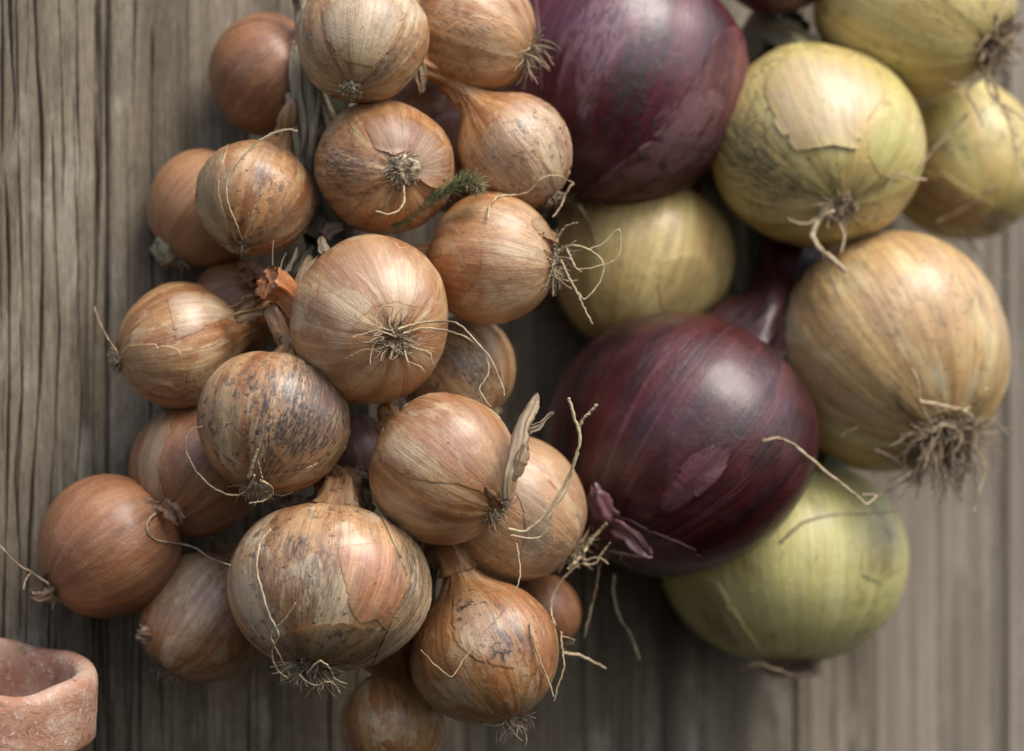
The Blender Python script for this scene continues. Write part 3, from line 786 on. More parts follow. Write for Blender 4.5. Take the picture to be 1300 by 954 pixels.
# ------------------------------------------------------------------ long single roots
RT = [
 ('a6', [(378, 166), (358, 166), (335, 175), (308, 197), (291, 222), (288, 250), (298, 280), (308, 305)], {}),
 ('a10', [(505, 418), (530, 411), (560, 408), (582, 412), (603, 432), (622, 455), (634, 480), (641, 503)], {}),
 ('a10', [(512, 424), (538, 417), (575, 422), (600, 434), (617, 452), (620, 474), (609, 495), (623, 517)], {}),
 ('a10', [(500, 424), (494, 408), (499, 392), (487, 389), (477, 402), (479, 415)], {'th': .00026}),
 ('a10', [(502, 428), (480, 420), (466, 423), (448, 428)], {'th': .00026}),
 ('a10', [(497, 420), (476, 414), (460, 408), (451, 401)], {'th': .00022}),
 ('a10', [(512, 436), (532, 444), (546, 449), (548, 459), (553, 466)], {'th': .0003}),
 ('a10', [(514, 445), (518, 459), (532, 465), (540, 473)], {'th': .0003}),
 ('a10', [(488, 430), (476, 436), (471, 450), (470, 462)], {'th': .0002}),
 ('a11', [(704, 312), (711, 297), (720, 287), (733, 283)], {'th': .00048}),
 ('a11', [(708, 318), (725, 312), (745, 316), (762, 328), (766, 345), (757, 365), (742, 380), (735, 371)], {'th': .00036}),
 ('a11', [(745, 318), (765, 310), (785, 292), (788, 312), (783, 328), (762, 338), (735, 342)], {'th': .0003}),
 ('a11', [(712, 330), (722, 352), (733, 372), (741, 390), (752, 411)], {'th': .0004}),
 ('a11', [(718, 312), (724, 326), (731, 340), (738, 345)], {'th': .00036}),
 ('a11', [(706, 325), (700, 345), (694, 362), (690, 372)], {'th': .0004, 'dark': True}),
 ('a4', [(619, 278), (622, 262), (632, 250), (652, 248), (672, 243), (686, 228), (704, 223), (728, 232)], {}),
 ('a4', [(728, 232), (719, 245), (712, 262), (702, 276)], {}),
 ('a5', [(512, 236), (513, 256), (505, 268), (492, 272), (477, 268)], {'th': .0004}),
 ('a12', [(323, 603), (314, 622), (296, 629), (270, 619), (247, 595), (236, 570), (240, 548), (256, 542)], {'th': .00036}),
 ('a12', [(316, 606), (320, 592), (324, 580), (327, 571)], {'th': .0006}),
 ('a12', [(330, 610), (344, 618), (345, 628), (334, 636), (317, 639)], {'th': .0004}),
 ('a12', [(333, 610), (331, 598), (327, 584)], {'th': .0002}),
 ('a14', [(645, 672), (668, 674), (690, 656), (710, 628), (728, 590), (736, 555), (729, 530), (722, 506)], {'th': .00052, 'tip': .2}),
 ('a14', [(734, 548), (740, 533), (749, 524), (758, 514)], {'th': .00046, 'y0': -.012, 'y1': -.014, 'tip': 0}),
 ('a14', [(648, 680), (680, 684), (692, 675), (700, 655), (720, 620), (734, 575)], {'th': .0004}),
 ('a14', [(655, 690), (660, 716), (658, 740), (643, 770), (618, 800), (590, 835), (574, 859), (556, 847), (534, 825)], {'th': .00026, 'dark': False}),
 ('a19', [(343, 672), (330, 692), (326, 718), (331, 745), (341, 778), (353, 806), (345, 830), (352, 850), (366, 862)], {}),
 ('a19', [(375, 766), (362, 786), (347, 800), (345, 812), (358, 838), (368, 858)], {'th': .00026}),
 ('a19', [(390, 856), (405, 840), (418, 848), (425, 862), (440, 868)], {'th': .0003}),
 ('a19', [(380, 858), (398, 870), (420, 866), (432, 880)], {'th': .0003}),
 ('a16', [(197, 652), (186, 668), (195, 684), (222, 690), (247, 695), (262, 706), (292, 718)], {'th': .00036}),
 ('a17', [(62, 742), (45, 730), (22, 716), (8, 702), (-4, 688)], {'th': .00036}),
 ('a17', [(52, 735), (40, 728), (32, 738), (30, 748)], {'th': .0003}),
 ('a9', [(148, 446), (136, 428), (126, 408), (120, 390)], {'th': .0003, 'y1': .02}),
 ('a15', [(722, 722), (738, 706), (748, 690), (758, 678), (770, 665)], {'th': .00052, 'tip': 0}),
 ('a15', [(738, 716), (755, 716), (764, 703), (774, 690)], {'th': .0004}),
 ('a15', [(735, 715), (715, 735), (702, 756), (700, 778), (706, 795)], {'th': .0004}),
 ('a15', [(760, 720), (757, 745), (750, 775), (742, 808)], {'th': .0004, 'y1': .05, 'y0': .045}),
 ('a15', [(780, 730), (779, 755), (787, 785), (800, 805), (812, 838)], {'th': .0004, 'y1': .07, 'y0': .06}),
 ('a15', [(742, 715), (741, 700), (738, 686)], {'th': .0003}),
 ('a15', [(742, 712), (760, 708), (772, 716)], {'th': .0003}),
 ('a20', [(673, 792), (677, 815), (686, 840), (697, 866), (703, 885)], {'th': .00036, 'y0': -.01, 'y1': -.01}),
 ('a20', [(712, 802), (714, 826), (716, 848), (708, 872), (704, 890)], {'th': .0003, 'y0': .0, 'y1': .0}),
 ('a20', [(713, 808), (722, 810), (730, 813)], {'th': .0002, 'y0': .0, 'y1': .0}),
 ('a20', [(716, 830), (735, 832), (752, 840), (768, 848)], {'th': .0005, 'y0': .02, 'y1': .03}),
 ('a13', [(592, 420), (610, 436), (617, 452)], {'th': .0002}),
 ('r4', [(775, 700), (800, 705), (825, 708)], {'th': .0005, 'dark': True}),
 ('r1', [(735, 262), (748, 285), (756, 310), (757, 330)], {'th': .0009, 'dark': True, 'y0': .08, 'y1': .09}),
 ('y1', [(1058, 268), (1040, 280), (1032, 298), (1040, 315), (1056, 328), (1073, 345)], {'th': .0009, 'tip': .3}),
 ('y1', [(1045, 272), (1025, 284), (1008, 282), (1000, 278)], {'th': .0005}),
 ('y1', [(1066, 268), (1072, 262), (1078, 255), (1076, 245)], {'th': .0005}),
 ('y1', [(1176, 228), (1160, 228), (1145, 222), (1132, 228), (1125, 240)], {'th': .0004}),
 ('y1', [(1042, 315), (1050, 340), (1062, 370), (1077, 405)], {'th': .0004, 'dark': True}),
 ('y1', [(1066, 285), (1072, 300), (1068, 320)], {'th': .0005}),
 ('y4', [(968, 561), (985, 557), (1003, 562), (1028, 582), (1060, 608), (1088, 630), (1100, 640), (1112, 630), (1095, 628)], {'th': .0006, 'y0': .022, 'y1': .04}),
 ('y4', [(1112, 632), (1150, 610), (1180, 590), (1215, 570)], {'th': .0005}),
 ('y4', [(1168, 510), (1200, 516), (1228, 524), (1238, 538), (1240, 560)], {'th': .0006}),
 ('y4', [(1232, 562), (1245, 580), (1250, 596), (1244, 620), (1236, 650)], {'th': .0006}),
 ('y4', [(1158, 470), (1165, 485), (1168, 510), (1178, 530), (1186, 545)], {'th': .0005}),
 ('y4', [(1185, 545), (1200, 540), (1215, 548), (1205, 560), (1190, 562)], {'th': .0006}),
 ('y4', [(1110, 572), (1130, 580), (1145, 592), (1150, 608)], {'th': .0006, 'dark': True}),
 ('y4', [(1070, 555), (1078, 548), (1088, 544)], {'th': .0005}),
 ('y4', [(990, 690), (1020, 664), (1060, 654), (1105, 652), (1142, 648)], {'th': .0005, 'dark': True, 'y0': .07, 'y1': .07}),
 ('y2', [(1288, 42), (1266, 62), (1256, 80), (1254, 110), (1266, 128), (1285, 140), (1302, 152)], {'th': .0008}),
 ('y2', [(1256, 95), (1270, 130), (1284, 165), (1290, 200), (1298, 235)], {'th': .0006}),
 ('y2', [(1255, 92), (1232, 100), (1215, 108), (1200, 104)], {'th': .0007}),
 ('y2', [(1240, 100), (1228, 118), (1240, 138), (1248, 160)], {'th': .0008}),
 ('y2', [(1272, 60), (1264, 40), (1272, 15), (1280, 0)], {'th': .0006}),
 ('y2', [(1228, 145), (1205, 170), (1185, 190), (1168, 212)], {'th': .0006, 'dark': True}),
 ('y3', [(1262, 235), (1240, 255), (1215, 270), (1190, 282)], {'th': .0006}),
 ('y3', [(1215, 290), (1235, 312), (1262, 345), (1300, 356)], {'th': .0005, 'dark': True, 'y0': .15, 'y1': .15}),
 ('y5', [(940, 852), (960, 844), (985, 850), (1010, 858), (1040, 856)], {'th': .0006, 'dark': True}),
]
for k, pts, kw in RT: root_strand(k, pts, **kw)

# ------------------------------------------------------------------ torn and peeling skin
CREAM = (.56, .44, .31); TAN = (.46, .32, .20); PINK = (.50, .33, .25)
P = lambda k, n, poly, **kw: O[k].patch(n, poly, **kw)
P('a9', 'skin_layer', [(212, 374), (240, 368), (272, 376), (300, 398), (276, 408), (245, 422), (222, 430), (216, 402)], base=CREAM, spots=.1, blotch=.2, eps=.008)
P('a9', 'skin_layer', [(160, 440), (190, 436), (225, 442), (235, 470), (232, 500), (205, 490), (180, 505), (168, 470)], base=(.46, .27, .14), blotch=.3, spots=.2, lift=.02, liftdir=(1, .6), seed=1)
P('a19', 'skin_layer', [(424, 692), (455, 690), (498, 693), (512, 735), (504, 782), (486, 800), (474, 786), (455, 792), (440, 772), (434, 742), (428, 720)], base=(.42, .16, .09), alt=(.36, .14, .08), blotch=.15, spots=.05, streak=1.4, ja=.6, eps=.006)
P('a19', 'skin_layer', [(468, 640), (520, 640), (560, 720), (550, 790), (505, 840), (470, 850), (508, 770), (508, 700)], base=(.48, .35, .20), blotch=.6, spots=1.0, seed=2, eps=.012)
P('a19', 'skin_flap', [(346, 822), (352, 808), (385, 796), (430, 786), (452, 794), (467, 806), (440, 822), (420, 842), (385, 848), (356, 842)], base=(.40, .30, .15), alt=(.30, .22, .12), blotch=.3, spots=.6, lift=.07, liftdir=(.1, -1 * -1 * -1), seed=3, thin=True, rootdark=.1)
P('a12', 'skin_layer', [(352, 470), (366, 452), (410, 448), (448, 490), (462, 548), (436, 576), (398, 588), (366, 592), (344, 566), (352, 522)], base=(.36, .22, .14), alt=(.24, .16, .11), spots=.7, blotch=.3, eps=.004)
P('a12', 'skin_layer', [(445, 545), (446, 572), (430, 598), (395, 614), (350, 620), (345, 606), (385, 598), (420, 582)], base=(.44, .31, .17), spots=.6, blotch=.3, seed=4, eps=.012, rootdark=.2)
P('a14', 'skin_layer', [(476, 548), (490, 520), (530, 503), (580, 502), (632, 524), (655, 570), (648, 618), (622, 628), (585, 616), (545, 612), (512, 606), (486, 584)], base=(.44, .28, .17), alt=(.36, .19, .11), blotch=.45, spots=.08, eps=.010, seed=5, ja=1.6)
P('a4', 'skin_layer', [(600, 204), (622, 160), (658, 118), (720, 110), (745, 180), (740, 235), (706, 276), (664, 262), (620, 240)], base=(.50, .36, .25), alt=(.44, .27, .17), blotch=.5, spots=.6, seed=6)  # pale skin layer; its cream tone also paints in the bulb's highlight
P('a5', 'skin_layer', [(462, 150), (500, 136), (540, 155), (572, 190), (572, 222), (548, 236), (528, 222), (505, 196), (478, 185)], base=PINK, alt=(.42, .24, .16), blotch=.3, spots=.2, lift=.06, liftdir=(-.2, 1), seed=7, ja=1.8, thin=True)
P('a5', 'green_split', [(445, 153), (452, 154), (461, 170), (472, 192), (462, 182), (452, 170)], base=(.36, .34, .14), alt=(.40, .36, .17), blotch=.2, spots=.1, seed=9, eps=.0015, ja=.5, rootdark=0)
P('a10', 'skin_layer', [(436, 452), (460, 440), (482, 446), (484, 474), (470, 494), (448, 498), (436, 478)], base=(.50, .30, .15), blotch=.4, spots=.1, seed=10, eps=.008, ja=.7)
P('a10', 'skin_layer', [(404, 340), (440, 308), (490, 304), (540, 330), (552, 370), (530, 392), (500, 385), (470, 392), (452, 410), (420, 452), (400, 400)], base=(.47, .31, .21), alt=(.42, .24, .14), blotch=.5, spots=.05, seed=11, eps=.003, ja=.8)
P('a11', 'skin_layer', [(613, 298), (650, 290), (688, 296), (698, 330), (690, 368), (666, 405), (612, 425), (609, 350)], base=(.46, .33, .20), alt=(.42, .26, .15), blotch=.4, spots=.15, seed=12, eps=.008, ja=.6)
P('a11', 'skin_flap', [(672, 282), (684, 276), (700, 290), (704, 306), (694, 308), (682, 298)], base=(.52, .34, .2), lift=.10, liftdir=(.4, 1), seed=13, thin=True)
P('a6', 'skin_layer', [(236, 232), (252, 190), (290, 180), (276, 240), (286, 280), (300, 308), (272, 325), (240, 290)], base=(.46, .35, .19), alt=(.38, .26, .14), blotch=.4, spots=.4, seed=14)
P('a16', 'skin_layer', [(172, 580), (182, 548), (208, 515), (214, 550), (196, 590), (200, 622), (212, 650), (192, 640), (176, 612)], base=(.42, .30, .18), blotch=.3, spots=.1, seed=16)
P('a20', 'skin_layer', [(572, 762), (602, 752), (636, 782), (662, 826), (650, 850), (606, 840), (575, 812)], base=(.46, .36, .25), alt=(.40, .26, .18), blotch=.5, spots=.9, seed=17)
P('a15', 'skin_layer', [(640, 600), (672, 596), (700, 640), (704, 690), (680, 724), (655, 720), (668, 680), (660, 635)], base=(.30, .23, .16), alt=(.38, .26, .16), blotch=.3, spots=.2, seed=18, ja=.8)
P('a2', 'skin_layer', [(408, 10), (440, -12), (490, -10), (512, 20), (500, 60), (470, 84), (436, 76), (412, 48)], base=(.50, .41, .28), alt=(.44, .34, .22), blotch=.4, spots=.2, seed=19, ja=1.5)
P('a3', 'skin_layer', [(560, 40), (600, 20), (650, 30), (662, 70), (640, 98), (590, 102), (555, 80)], base=(.42, .24, .12), alt=(.34, .18, .09), blotch=.3, spots=.4, seed=21)
P('a18', 'skin_layer', [(170, 752), (200, 712), (280, 690), (340, 760), (320, 806), (262, 812), (195, 800)], base=(.40, .25, .16), alt=(.34, .2, .13), blotch=.4, spots=.25, seed=23, ja=.8, eps=.003)
P('y1', 'skin_layer', [(972, 112), (985, 82), (1020, 62), (1068, 60), (1108, 80), (1128, 112), (1112, 138), (1098, 162), (1086, 188), (1050, 184), (1012, 190), (990, 160)], base=(.56, .40, .24), alt=(.52, .34, .19), pale=(.58, .46, .3), blotch=.3, spots=.02, seed=24, eps=.010, ja=1.5, lift=.02, liftdir=(-.1, 1))
P('y1', 'skin_layer', [(1112, 146), (1136, 130), (1158, 168), (1158, 205), (1136, 232), (1110, 222), (1098, 190)], base=(.45, .42, .13), alt=(.44, .40, .12), blotch=.2, spots=.03, seed=25, eps=.005, ja=.6, streak=.5)
P('r4', 'skin_flap', [(834, 634), (845, 608), (872, 578), (904, 562), (920, 564), (914, 590), (892, 618), (862, 642), (842, 650)], base=(.24, .10, .11), alt=(.15, .055, .065), blotch=.5, spots=.2, lift=.05, liftdir=(.8, .3), seed=26, eps=.010, thin=False, ja=1.2)
P('r4', 'skin_layer', [(790, 650), (830, 668), (880, 690), (900, 716), (870, 726), (820, 716), (785, 692)], base=(.15, .08, .085), alt=(.11, .06, .06), blotch=.3, spots=.3, seed=27)
P('r1', 'skin_layer', [(945, 40), (952, 110), (920, 180), (860, 235), (790, 262), (735, 262), (742, 240), (790, 205), (840, 160), (880, 100), (905, 40)], base=(.19, .085, .065), alt=(.10, .03, .03), pale=(.24, .13, .12), blotch=.6, spots=.6, seed=28, eps=.016, ja=1.6, rough=.6, coat=0)
P('r1', 'skin_layer', [(660, 30), (682, -20), (690, 40), (692, 110), (700, 200), (684, 190), (662, 120)], base=(.13, .045, .06), alt=(.10, .03, .045), blotch=.3, spots=.2, seed=29)
P('y5', 'skin_layer', [(868, 730), (905, 740), (935, 790), (960, 828), (930, 826), (890, 800), (868, 765)], base=(.34, .26, .12), alt=(.28, .20, .09), blotch=.3, spots=.5, seed=30)
P('y5', 'skin_layer', [(1100, 690), (1130, 660), (1146, 680), (1146, 720), (1120, 740), (1096, 730)], base=(.40, .34, .14), blotch=.3, spots=.3, seed=31)
P('y4', 'skin_layer', [(1160, 560), (1190, 520), (1230, 516), (1250, 490), (1240, 530), (1215, 580), (1170, 590)], base=(.20, .14, .08), alt=(.14, .10, .06), blotch=.3, spots=1, seed=32)
P('y3', 'skin_layer', [(1150, 215), (1200, 222), (1240, 250), (1262, 262), (1230, 296), (1180, 296), (1150, 260)], base=(.26, .16, .09), alt=(.20, .12, .07), blotch=.2, spots=.4, seed=34)
P('y6', 'skin_layer', [(840, 330), (880, 320), (905, 350), (890, 392), (850, 410), (835, 370)], base=(.36, .26, .10), blotch=.3, spots=.3, seed=35)

F = skin_flap
F('a14', 'skin_flap', [(642, 636), (644, 604), (656, 566), (664, 534), (676, 512), (682, 498)], [4, 7, 10, 11, 9, 4], (1, .2, .1), dy=[-.041, -.042, -.038, -.034, -.028, -.024], curl=.5, seed=1, base=(.42, .31, .18), alt=(.30, .21, .12), spots=.2)
F('a14', 'skin_flap', [(648, 610), (660, 585), (668, 560)], [6, 9, 4], (1, -.3, .3), dy=[-.041, -.042, -.040], curl=.6, seed=41, base=(.44, .30, .17), alt=(.34, .21, .12), spots=.1)
F('a14', 'skin_flap', [(672, 545), (684, 540), (696, 527), (704, 524)], [7, 5, 4, 2], (.3, 1, .1), dy=[-.036, -.034, -.030, -.026], seed=2, base=(.40, .31, .19), alt=(.32, .24, .15), spots=.1)
F('a14', 'skin_flap', [(632, 648), (622, 632), (616, 616)], [9, 8, 2], (1, 0, .4), dy=[-.036, -.042, -.044], seed=4, base=(.40, .27, .16), spots=.1)
F('a16', 'skin_flap', [(206, 650), (190, 646), (172, 650)], [9, 12, 9], (0, 1, .2), dy=[.006, .004, .003], seed=5, base=(.42, .25, .18))
F('a16', 'skin_flap', [(205, 640), (220, 650), (232, 668)], [8, 11, 8], (1, .8, .2), dy=[.004, .0, .0], seed=6, base=(.40, .22, .14))
F('a19', 'neck_skin', [(430, 640), (438, 618), (452, 602), (470, 608)], [16, 18, 12, 3], (1, .6, .1), dy=[.004, .008, .010, .008], seed=7, base=(.46, .36, .20), alt=(.40, .28, .15))
F('a19', 'neck_skin', [(385, 655), (368, 642), (350, 640)], [18, 14, 8], (.2, 1, .1), dy=[.0, .008, .012], seed=8, base=(.44, .28, .15))
F('a19', 'neck_skin', [(395, 662), (398, 640), (410, 622)], [22, 20, 14], (1, .1, .2), dy=[-.006, .004, .008], seed=31, base=(.44, .30, .16), alt=(.38, .22, .12))
F('a19', 'neck_skin', [(455, 668), (452, 640), (446, 618)], [20, 22, 18], (1, -.1, .2), dy=[-.006, .003, .006], seed=32, base=(.46, .34, .19), alt=(.40, .26, .14))
F('a9', 'neck_skin', [(300, 400), (322, 384), (338, 372), (352, 368)], [14, 12, 9, 7], (.3, 1, .3), dy=[.006, .004, .006, .008], seed=9, base=(.44, .29, .15))
F('a9', 'neck_skin', [(298, 405), (318, 398), (340, 396)], [8, 6, 7], (0, 1, .4), dy=[.0, .0, .002], seed=10, base=(.48, .34, .18))
F('r4', 'skin_flap', [(782, 690), (768, 660), (756, 628), (752, 612)], [18, 22, 12, 3], (1, .2, .1), dy=[.040, .028, .026, .028], seed=11, base=(.24, .10, .105), alt=(.17, .06, .065))
F('r4', 'skin_flap', [(778, 668), (800, 680), (820, 700), (830, 706)], [10, 12, 9, 3], (.2, 1, .2), dy=[.030, .024, .022, .024], seed=12, base=(.25, .13, .13), alt=(.18, .08, .085))
F('a2', 'skin_flap', [(530, 70), (535, 95), (536, 112), (533, 122)], [8, 8, 5, 1.5], (1, 0, .3), dy=[.012, .010, .010, .010], seed=14, base=(.40, .27, .13))
F('a17', 'skin_flap', [(70, 752), (54, 758), (38, 756)], [9, 8, 5], (.3, 1, .1), dy=[.006, .004, .006], seed=15, base=(.38, .27, .17))
F('a18', 'skin_flap', [(192, 812), (182, 806), (172, 798)], [10, 11, 7], (.8, 1, .1), dy=[.012, .010, .010], seed=16, base=(.36, .26, .2))
F('y1', 'neck_skin', [(1020, 66), (1004, 46), (986, 28), (975, 12)], [34, 28, 24, 20], (1, .3, .1), dy=[.092, .104, .115, .125], seed=17, base=(.40, .33, .2), alt=(.32, .27, .17))

rs = np.random.RandomState(11)
for kk, nn_ in (('a10', 5), ('a11', 5), ('a9', 5), ('a12', 4), ('a14', 5), ('a6', 4), ('a5', 5), ('a19', 6), ('a17', 3), ('a15', 3)):
    o_ = O[kk]
    for j in range(nn_):      # torn collar of skin round the root plate
        th_ = rs.uniform(0, 6.28); v0_ = rs.uniform(-.93, -.88)
        T_, V_ = np.meshgrid(np.linspace(-.5, .5, 13) * rs.uniform(.35, .9) + th_, np.linspace(0, 1, 9))
        tip_ = 1 - np.abs(np.linspace(-1, 1, 13)) ** 1.4 * .7 + rs.normal(0, .08, 13)
        E_ = .004 + V_ ** 2 * rs.uniform(.01, .07)
        VV_ = v0_ - .10 + V_ * tip_[None] * rs.uniform(.16, .34)
        Pp = o_.surf(T_, VV_, E_)
        Pp[..., 2] -= 0
        mk = dict(o_.mk); mk.update(patch=True, thin=True, rootdark=.25, blotch=.6, spots=.2, seed=j * 1.3 + o_.seed, smudge=(), under=(mk['base'], mk['alt']))
        mer_ = np.stack([np.cos(T_), np.sin(T_), VV_], -1)
        mesh('skin_flap', Pp.reshape(-1, 3), grid_faces(9, 13, False), skin_mat('root_collar_' + kk, **mk), o_.root, {'mer': ('FLOAT_VECTOR', mer_.reshape(-1, 3)), 'edge': ('FLOAT', (V_ * .98).ravel())})

# ------------------------------------------------------------------ orange neck stub, straw and stem bundle, sprig
stub = bpy.data.objects.new('neck_stub', None); COL.objects.link(stub)
c0 = at(352, 366, -.004)
stub.location = c0
stub['label'] = 'short cut orange onion neck stub sticking out above the mouldy onion'
stub['category'] = 'onion neck'
MS = skin_mat('stub_skin', (.46, .17, .055), (.36, .12, .04), (.55, .30, .14), R=.006, seed=4.2, blotch=.4, spots=.1, rootdark=0, streak=1.5)
ax = np.array([-.75, -.55, .5]); ax /= np.linalg.norm(ax)
pts = np.array([-ax * .009 + np.array([.003, 0, -.008]), -ax * .003, ax * .0045])
pp = catmull(pts, 18); T_, N_, B_ = frames(pp)
a = np.linspace(0, 2 * math.pi, 36, endpoint=False); t = np.linspace(0, 1, 18)
rr = (.0036 + .0022 * t)[:, None] * (1 + .12 * np.sin(6 * a + 1)[None] + .08 * np.sin(11 * a + 2)[None] + .05 * np.sin(17 * a)[None])
V = pp[:, None] + rr[..., None] * (np.cos(a)[None, :, None] * N_[:, None] + np.sin(a)[None, :, None] * B_[:, None])
rs = np.random.RandomState(5); V[-1] += T_[-1] * rs.uniform(-.0006, .0008, (36, 1))
for kk, f in ((1, .82), (2, .62), (3, .40), (4, .12)):
    ring = V[17].mean(0) + (V[17] - V[17].mean(0)) * f - T_[-1] * (.0009 * (kk % 2) + .0004)
    V = np.concatenate([V, ring[None]])
mer = np.stack([np.repeat(np.cos(a)[None], 22, 0), np.repeat(np.sin(a)[None], 22, 0), np.repeat(np.linspace(-.4, .4, 22)[:, None], 36, 1)], -1)
mesh('dry_skin', V.reshape(-1, 3), grid_faces(22, 36, True), MS, stub, {'mer': ('FLOAT_VECTOR', mer.reshape(-1, 3))})

def strand_set(name, cat, label, items, mat, loc):
    e = bpy.data.objects.new(name, None); COL.objects.link(e); e.location = loc
    e['label'] = label; e['category'] = cat
    for pn, pts, th, mt in items:
        W = np.array([at(*p) for p in pts]) - np.array(loc)
        Pp = catmull(W, 40); T_, N_, B_ = frames(Pp)
        n = 26; a = np.linspace(0, 2 * math.pi, n, endpoint=False); t = np.linspace(0, 1, 40)
        rs = np.random.RandomState(int(pts[0][0] * 3 + pts[0][1] + len(pts)))
        r = th * (1 + .18 * np.sin(t * 11 + rs.uniform(0, 6)))[:, None] * (1 + .22 * np.sin(2 * a[None] + 4 * t[:, None]) + .12 * np.sin(5 * a[None] + 3 * t[:, None] + rs.uniform(0, 6)) + .09 * np.sin(9 * a[None] + rs.uniform(0, 6) + 2 * t[:, None]) + .04 * np.sin(t[:, None] * 60 + 3 * a[None]))
        V = Pp[:, None] + r[..., None] * (np.cos(a)[None, :, None] * N_[:, None] + np.sin(a)[None, :, None] * B_[:, None])
        mesh(pn, V.reshape(-1, 3), grid_faces(40, n, True), mt or mat, e)
    return e
it = [('stem', [(378, -60, .035), (382, 20, .035), (386, 85, .026), (388, 140, .024), (394, 190, .026), (396, 240, .034)], .0023, M_STEM),
      ('stem', [(366, 120, .03), (374, 160, .026), (380, 210, .026), (384, 250, .034)], .0012, M_STEM),
      ('stem', [(412, 90, .03), (404, 130, .024), (398, 175, .02), (392, 230, .028)], .0010, M_STEM),
      ('stem', [(384, 70, .022), (380, 110, .02), (387, 165, .02), (381, 205, .026)], .0007, M_STEM),
      ('stem', [(398, 84, .022), (405, 118, .02), (402, 160, .019), (408, 210, .028)], .0006, M_STEM),
      ('stem', [(392, 60, .03), (391, 100, .024), (396, 140, .022), (402, 185, .024), (399, 260, .034)], .0019, M_STEM),
      ('stem', [(376, 60, .03), (374, 100, .028), (378, 150, .028), (372, 200, .040)], .0018, M_STEM),
      ('stem', [(410, -40, .05), (412, 100, .046), (408, 180, .048), (412, 300, .05), (400, 380, .05)], .0045, M_STEMG),
      ('stem', [(432, -40, .05), (432, 100, .048), (420, 180, .05), (428, 300, .05), (430, 400, .05)], .0045, M_STEMG),
      ('stem', [(405, 110, .04), (418, 150, .04), (422, 190, .038)], .0016, M_STEM),
      ('stem', [(372, -30, .03), (378, 5, .034), (382, 30, .038)], .0014, M_STEM),
      ('cord', [(368, 152, .026), (384, 158, .026), (396, 162, .028), (404, 170, .032)], .0005, M_ROOT),
      ('stem', [(400, 300, .03), (420, 330, .036), (440, 480, .05), (450, 640, .055), (440, 780, .06)], .0055, M_STEMG),
      ('stem', [(560, 560, .05), (548, 640, .05), (540, 720, .05), (520, 860, .05)], .005, M_STEMG)]
strand_set('stem_bundle', 'stems', 'bundle of dry straw and green stems running down inside the string of small onions', it, M_STEM, tuple(at(400, 150, .04)))
it = [('stem', [(985, 20, .12), (930, 100, .13), (905, 200, .125), (914, 260, .125), (938, 330, .13), (950, 420, .14)], .0062, M_STEM),
      ('stem', [(1000, 20, .12), (960, 160, .14), (940, 240, .135), (965, 320, .135), (985, 420, .14)], .0075, M_STEMG),
      ('stem', [(1010, 300, .14), (1030, 420, .14), (1040, 560, .14), (1020, 640, .14)], .0075, M_STEMG)]
strand_set('stem_bundle', 'stems', 'pale grey green dry stems hanging between the speckled yellow onion and the shaded one', it, M_STEM, tuple(at(930, 250, .13)))
# papery straw scraps caught between the onions
sc = bpy.data.objects.new('straw_scraps', None); COL.objects.link(sc); sc.location = at(390, 330, .01)
sc['label'] = 'torn straw coloured skin scraps above the left shoulder of the large copper onion'; sc['category'] = 'onion skin'
class _S: pass
tmp = _S(); tmp.key = 'scrap'; tmp.root = sc; tmp.mk = dict(BR); tmp.mk.update(R=.02, seed=1)
tmp.local = lambda p: np.asarray(p) - np.array(sc.location)
ONI_TMP = ONIONS.copy(); ONIONS['scrap'] = tmp
for i, (pts, wd, sd, dy, b_, a_) in enumerate([
    ([(372, 372), (382, 348), (394, 322)], [5, 7, 5], (1, .4, .1), [.004, .006, .008], (.50, .33, .17), (.42, .26, .13)),
    ([(378, 366), (388, 342), (404, 324)], [3, 4, 2], (1, .6, .1), [.003, .004, .006], (.58, .42, .24), (.48, .34, .2)),
    ([(368, 360), (362, 350), (354, 342)], [5, 5, 2], (1, .4, .1), [.002, .002, .004], (.52, .38, .24), (.4, .3, .2)),
    ([(412, 320), (408, 306), (408, 298)], [7, 6, 1], (1, .3, .1), [.002, .004, .006], (.52, .40, .24), (.44, .33, .2)),
    ([(378, 345), (385, 325), (398, 310)], [6, 9, 4], (1, .4, .1), [.014, .018, .022], (.22, .22, .15), (.17, .17, .11)),
    ([(362, 345), (374, 325), (376, 314)], [3, 4, 1], (1, .4, .1), [.01, .012, .014], (.24, .24, .17), (.19, .19, .13)),
    ([(412, 300), (422, 290), (440, 288)], [8, 8, 4], (.2, 1, .1), [.014, .014, .014], (.30, .18, .12), (.22, .14, .1)),
    ([(395, 300), (404, 285), (415, 272)], [8, 10, 5], (1, .4, .1), [.026, .026, .026], (.26, .2, .13), (.2, .16, .1))]):
    skin_flap('scrap', 'skin_scrap', pts, wd, sd, dy=dy, seed=20 + i, base=b_, alt=a_, spots=.1, blotch=.2)
for i, pts in enumerate([[(347, 345), (346, 325), (347, 306)], [(356, 344), (358, 332), (363, 322)], [(368, 345), (372, 330), (377, 315)]]):
    W = np.array([at(a_, b_, .0) for a_, b_ in pts]) - np.array(sc.location)
    V, Fc = tube_geo(catmull(W, 16), np.full(16, .00016), 6); mesh('fibre', V, Fc, M_STEM, sc)
del ONIONS['scrap']

